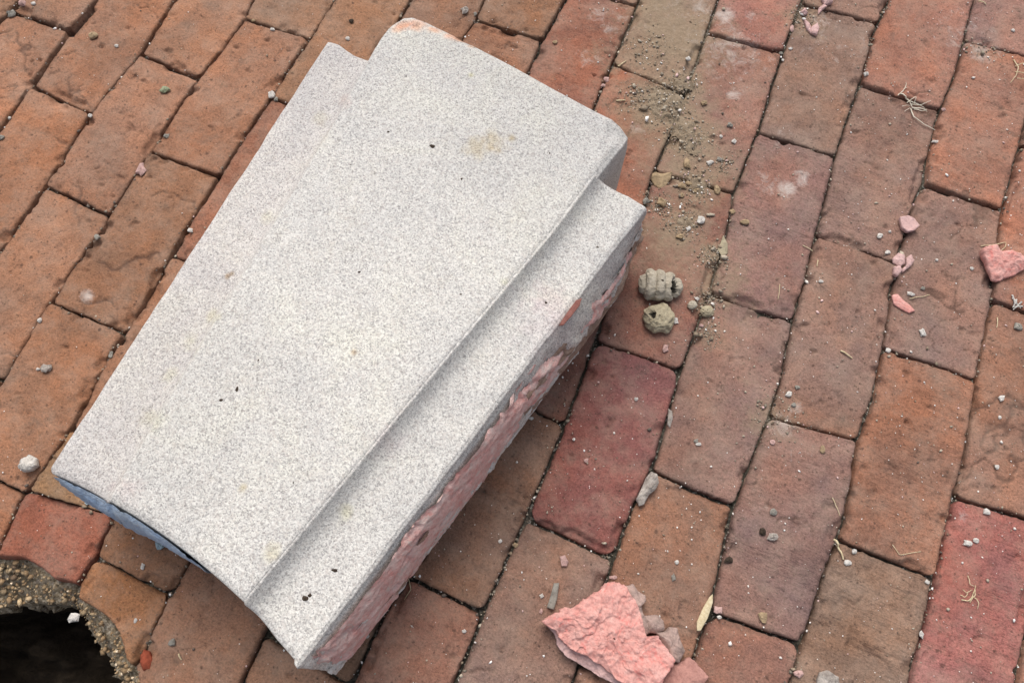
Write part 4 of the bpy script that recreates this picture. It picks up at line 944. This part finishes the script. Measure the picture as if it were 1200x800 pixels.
def build_grit():
    n_any, n_j, n_s = 6500, 8000, 3000
    fr = UV([(-20, -20), (1220, -20), (1220, 820), (-20, 820)])
    pts = []; kind = []
    p = np.c_[rng.uniform(0, 1.6, n_any*2), rng.uniform(-1.1, .3, n_any*2)]
    ins = sdpoly(p[:, 0], p[:, 1], fr) < 0; p = p[ins][:n_any]
    # more on the right half than on the left
    k = (fbm(p[:, 0]*7, p[:, 1]*7, 701, 3)*.9+(p[:, 0]-.75)*.8+.5) > rng.uniform(0, 1, len(p)); p = p[k]
    pts.append(p); kind.append(np.zeros(len(p)))
    j = []
    for _ in range(n_j):
        k_ = rng.integers(0, 17); y = rng.uniform(-1.05, .25)
        if rng.random() < .62: j.append((float(lx(k_, y))+rng.normal(0, .0022), y))
        else:
            rows = crossw[int(k_)]; r_ = rows[rng.integers(1, len(rows)-1)]; u = rng.random()
            yy_ = r_[1]*(1-u)+r_[2]*u; j.append((float(lx(k_, yy_))*(1-u)+float(lx(k_+1, yy_))*u, yy_+rng.normal(0, .0022)))
    j = np.array(j); j = j[(fbm(j[:, 0]*16, j[:, 1]*16, 711, 3)+.15) > rng.uniform(-.35, .45, len(j))]; j = j[sdpoly(j[:, 0], j[:, 1], fr) < 0]; pts.append(j); kind.append(np.ones(len(j)))
    s = []
    while len(s) < n_s:
        px, py, r_, a = SOIL[rng.integers(6, 19)]
        if rng.random() > a: continue
        c = U(px, py); s.append((c[0]+rng.normal(0, r_*.42), c[1]+rng.normal(0, r_*.42)))
    c = U(915, 492)
    for _ in range(160): s.append((c[0]+rng.normal(0, .022), c[1]+rng.normal(0, .016)))
    c = U(1155, 60)
    for _ in range(80): s.append((c[0]+rng.normal(0, .02), c[1]+rng.normal(0, .01)))
    s = np.array(s); pts.append(s); kind.append(np.full(len(s), 2.))
    q = np.c_[rng.uniform(OUTER[:, 0].min(), OUTER[:, 0].max(), 9000), rng.uniform(OUTER[:, 1].min(), OUTER[:, 1].max(), 9000)]
    a_, b_ = sdpoly(q[:, 0], q[:, 1], OUTER), sdpoly(q[:, 0], q[:, 1], INNER); q = q[(a_ < -.002) & (b_ > .002)]
    pts.append(q); kind.append(np.full(len(q), 3.))
    P = np.concatenate(pts); Kd = np.concatenate(kind)
    so = sdpoly(P[:, 0], P[:, 1], OUTER); si = sdpoly(P[:, 0], P[:, 1], INNER)
    ok = (so > .002) | (Kd == 3); P = P[ok]; Kd = Kd[ok]; so = so[ok]; si = si[ok]
    N = len(P)
    size = np.where(Kd == 0, rng.lognormal(math.log(.00052), .5, N), np.where(Kd == 1, rng.lognormal(math.log(.0009), .45, N), rng.lognormal(math.log(.00065), .55, N)))
    size = np.where(Kd == 3, rng.lognormal(math.log(.0014), .5, N), size)
    size = np.clip(size, .0003, .0042)
    ico = np.array([(0, 0, 1), (.9, 0, .3), (.2, .9, .2), (-.8, .4, .35), (-.6, -.7, .2), (.4, -.85, .3), (.3, .3, -.8), (-.3, -.2, -.8)])
    tri = np.array([(0, 1, 2), (0, 2, 3), (0, 3, 4), (0, 4, 5), (0, 5, 1), (1, 6, 2), (2, 6, 3), (3, 6, 7), (3, 7, 4), (4, 7, 5), (5, 7, 1), (1, 7, 6)])
    a = rng.uniform(0, 2*math.pi, N); ca, sa = np.cos(a), np.sin(a)
    sh = ico[None]*(1+rng.normal(0, .22, (N, 8, 3)))
    st_ = rng.uniform(.55, 1.7, N)[:, None]
    x = sh[..., 0]*st_; y = sh[..., 1]; z = sh[..., 2]*.75
    X = (x*ca[:, None]-y*sa[:, None])*size[:, None]+P[:, 0:1]; Y = (x*sa[:, None]+y*ca[:, None])*size[:, None]+P[:, 1:2]
    zb = np.array([gz(*p) for p in P]); zb = np.where(Kd == 1, np.minimum(zb, -.0035)*.0+np.maximum(zb-.001, -.007), zb)
    bs = blobs(P[:, 0], P[:, 1], SOIL); zs = -.013+.0185*np.clip(bs*1.05, 0, 1)
    zb = np.where((Kd == 2) & (bs > .62), np.maximum(zb, zs), zb)
    tc = np.clip(-so/(-so+si+1e-6), 0, 1); zb = np.where(Kd == 3, -.0135-.020*tc**1.5+fbm(P[:, 0]*30, P[:, 1]*30, 201)*.009, zb)
    Z = z*size[:, None]+zb[:, None]+size[:, None]*.45
    pal = np.array([(.80, .74, .68), (.42, .36, .28), (.27, .21, .15), (.66, .46, .43), (.88, .86, .83), (.14, .11, .09), (.26, .22, .17)])
    pw = {0: [.30, .26, .12, .10, .14, .05, .03], 1: [.035, .11, .24, .025, .02, .30, .27], 2: [.05, .34, .30, .03, .01, .04, .26], 3: [.015, .27, .34, .0, .005, .12, .23]}
    ci = np.zeros(N, int)
    for k_ in (0, 1, 2, 3):
        m_ = Kd == k_; ci[m_] = rng.choice(7, m_.sum(), p=np.array(pw[k_])/sum(pw[k_]))
    C_ = np.repeat(pal[ci]*rng.uniform(.75, 1.1, N)[:, None], 8, 0)
    C_ = C_*np.where(np.repeat(Kd == 3, 8)[:, None], np.array([1.12, .96, .74]), 1.0)
    F_ = (np.arange(N)[:, None, None]*8+tri[None]).reshape(-1, 3)
    o = mesh_obj('grit', np.stack([X, Y, Z], -1).reshape(-1, 3), F_, GRIT, attrs={'tone': C_}, smooth=False)
    tag(o, 'fine pale grit and sand grains strewn over the bricks', 'grit', kind='stuff')
build_grit()
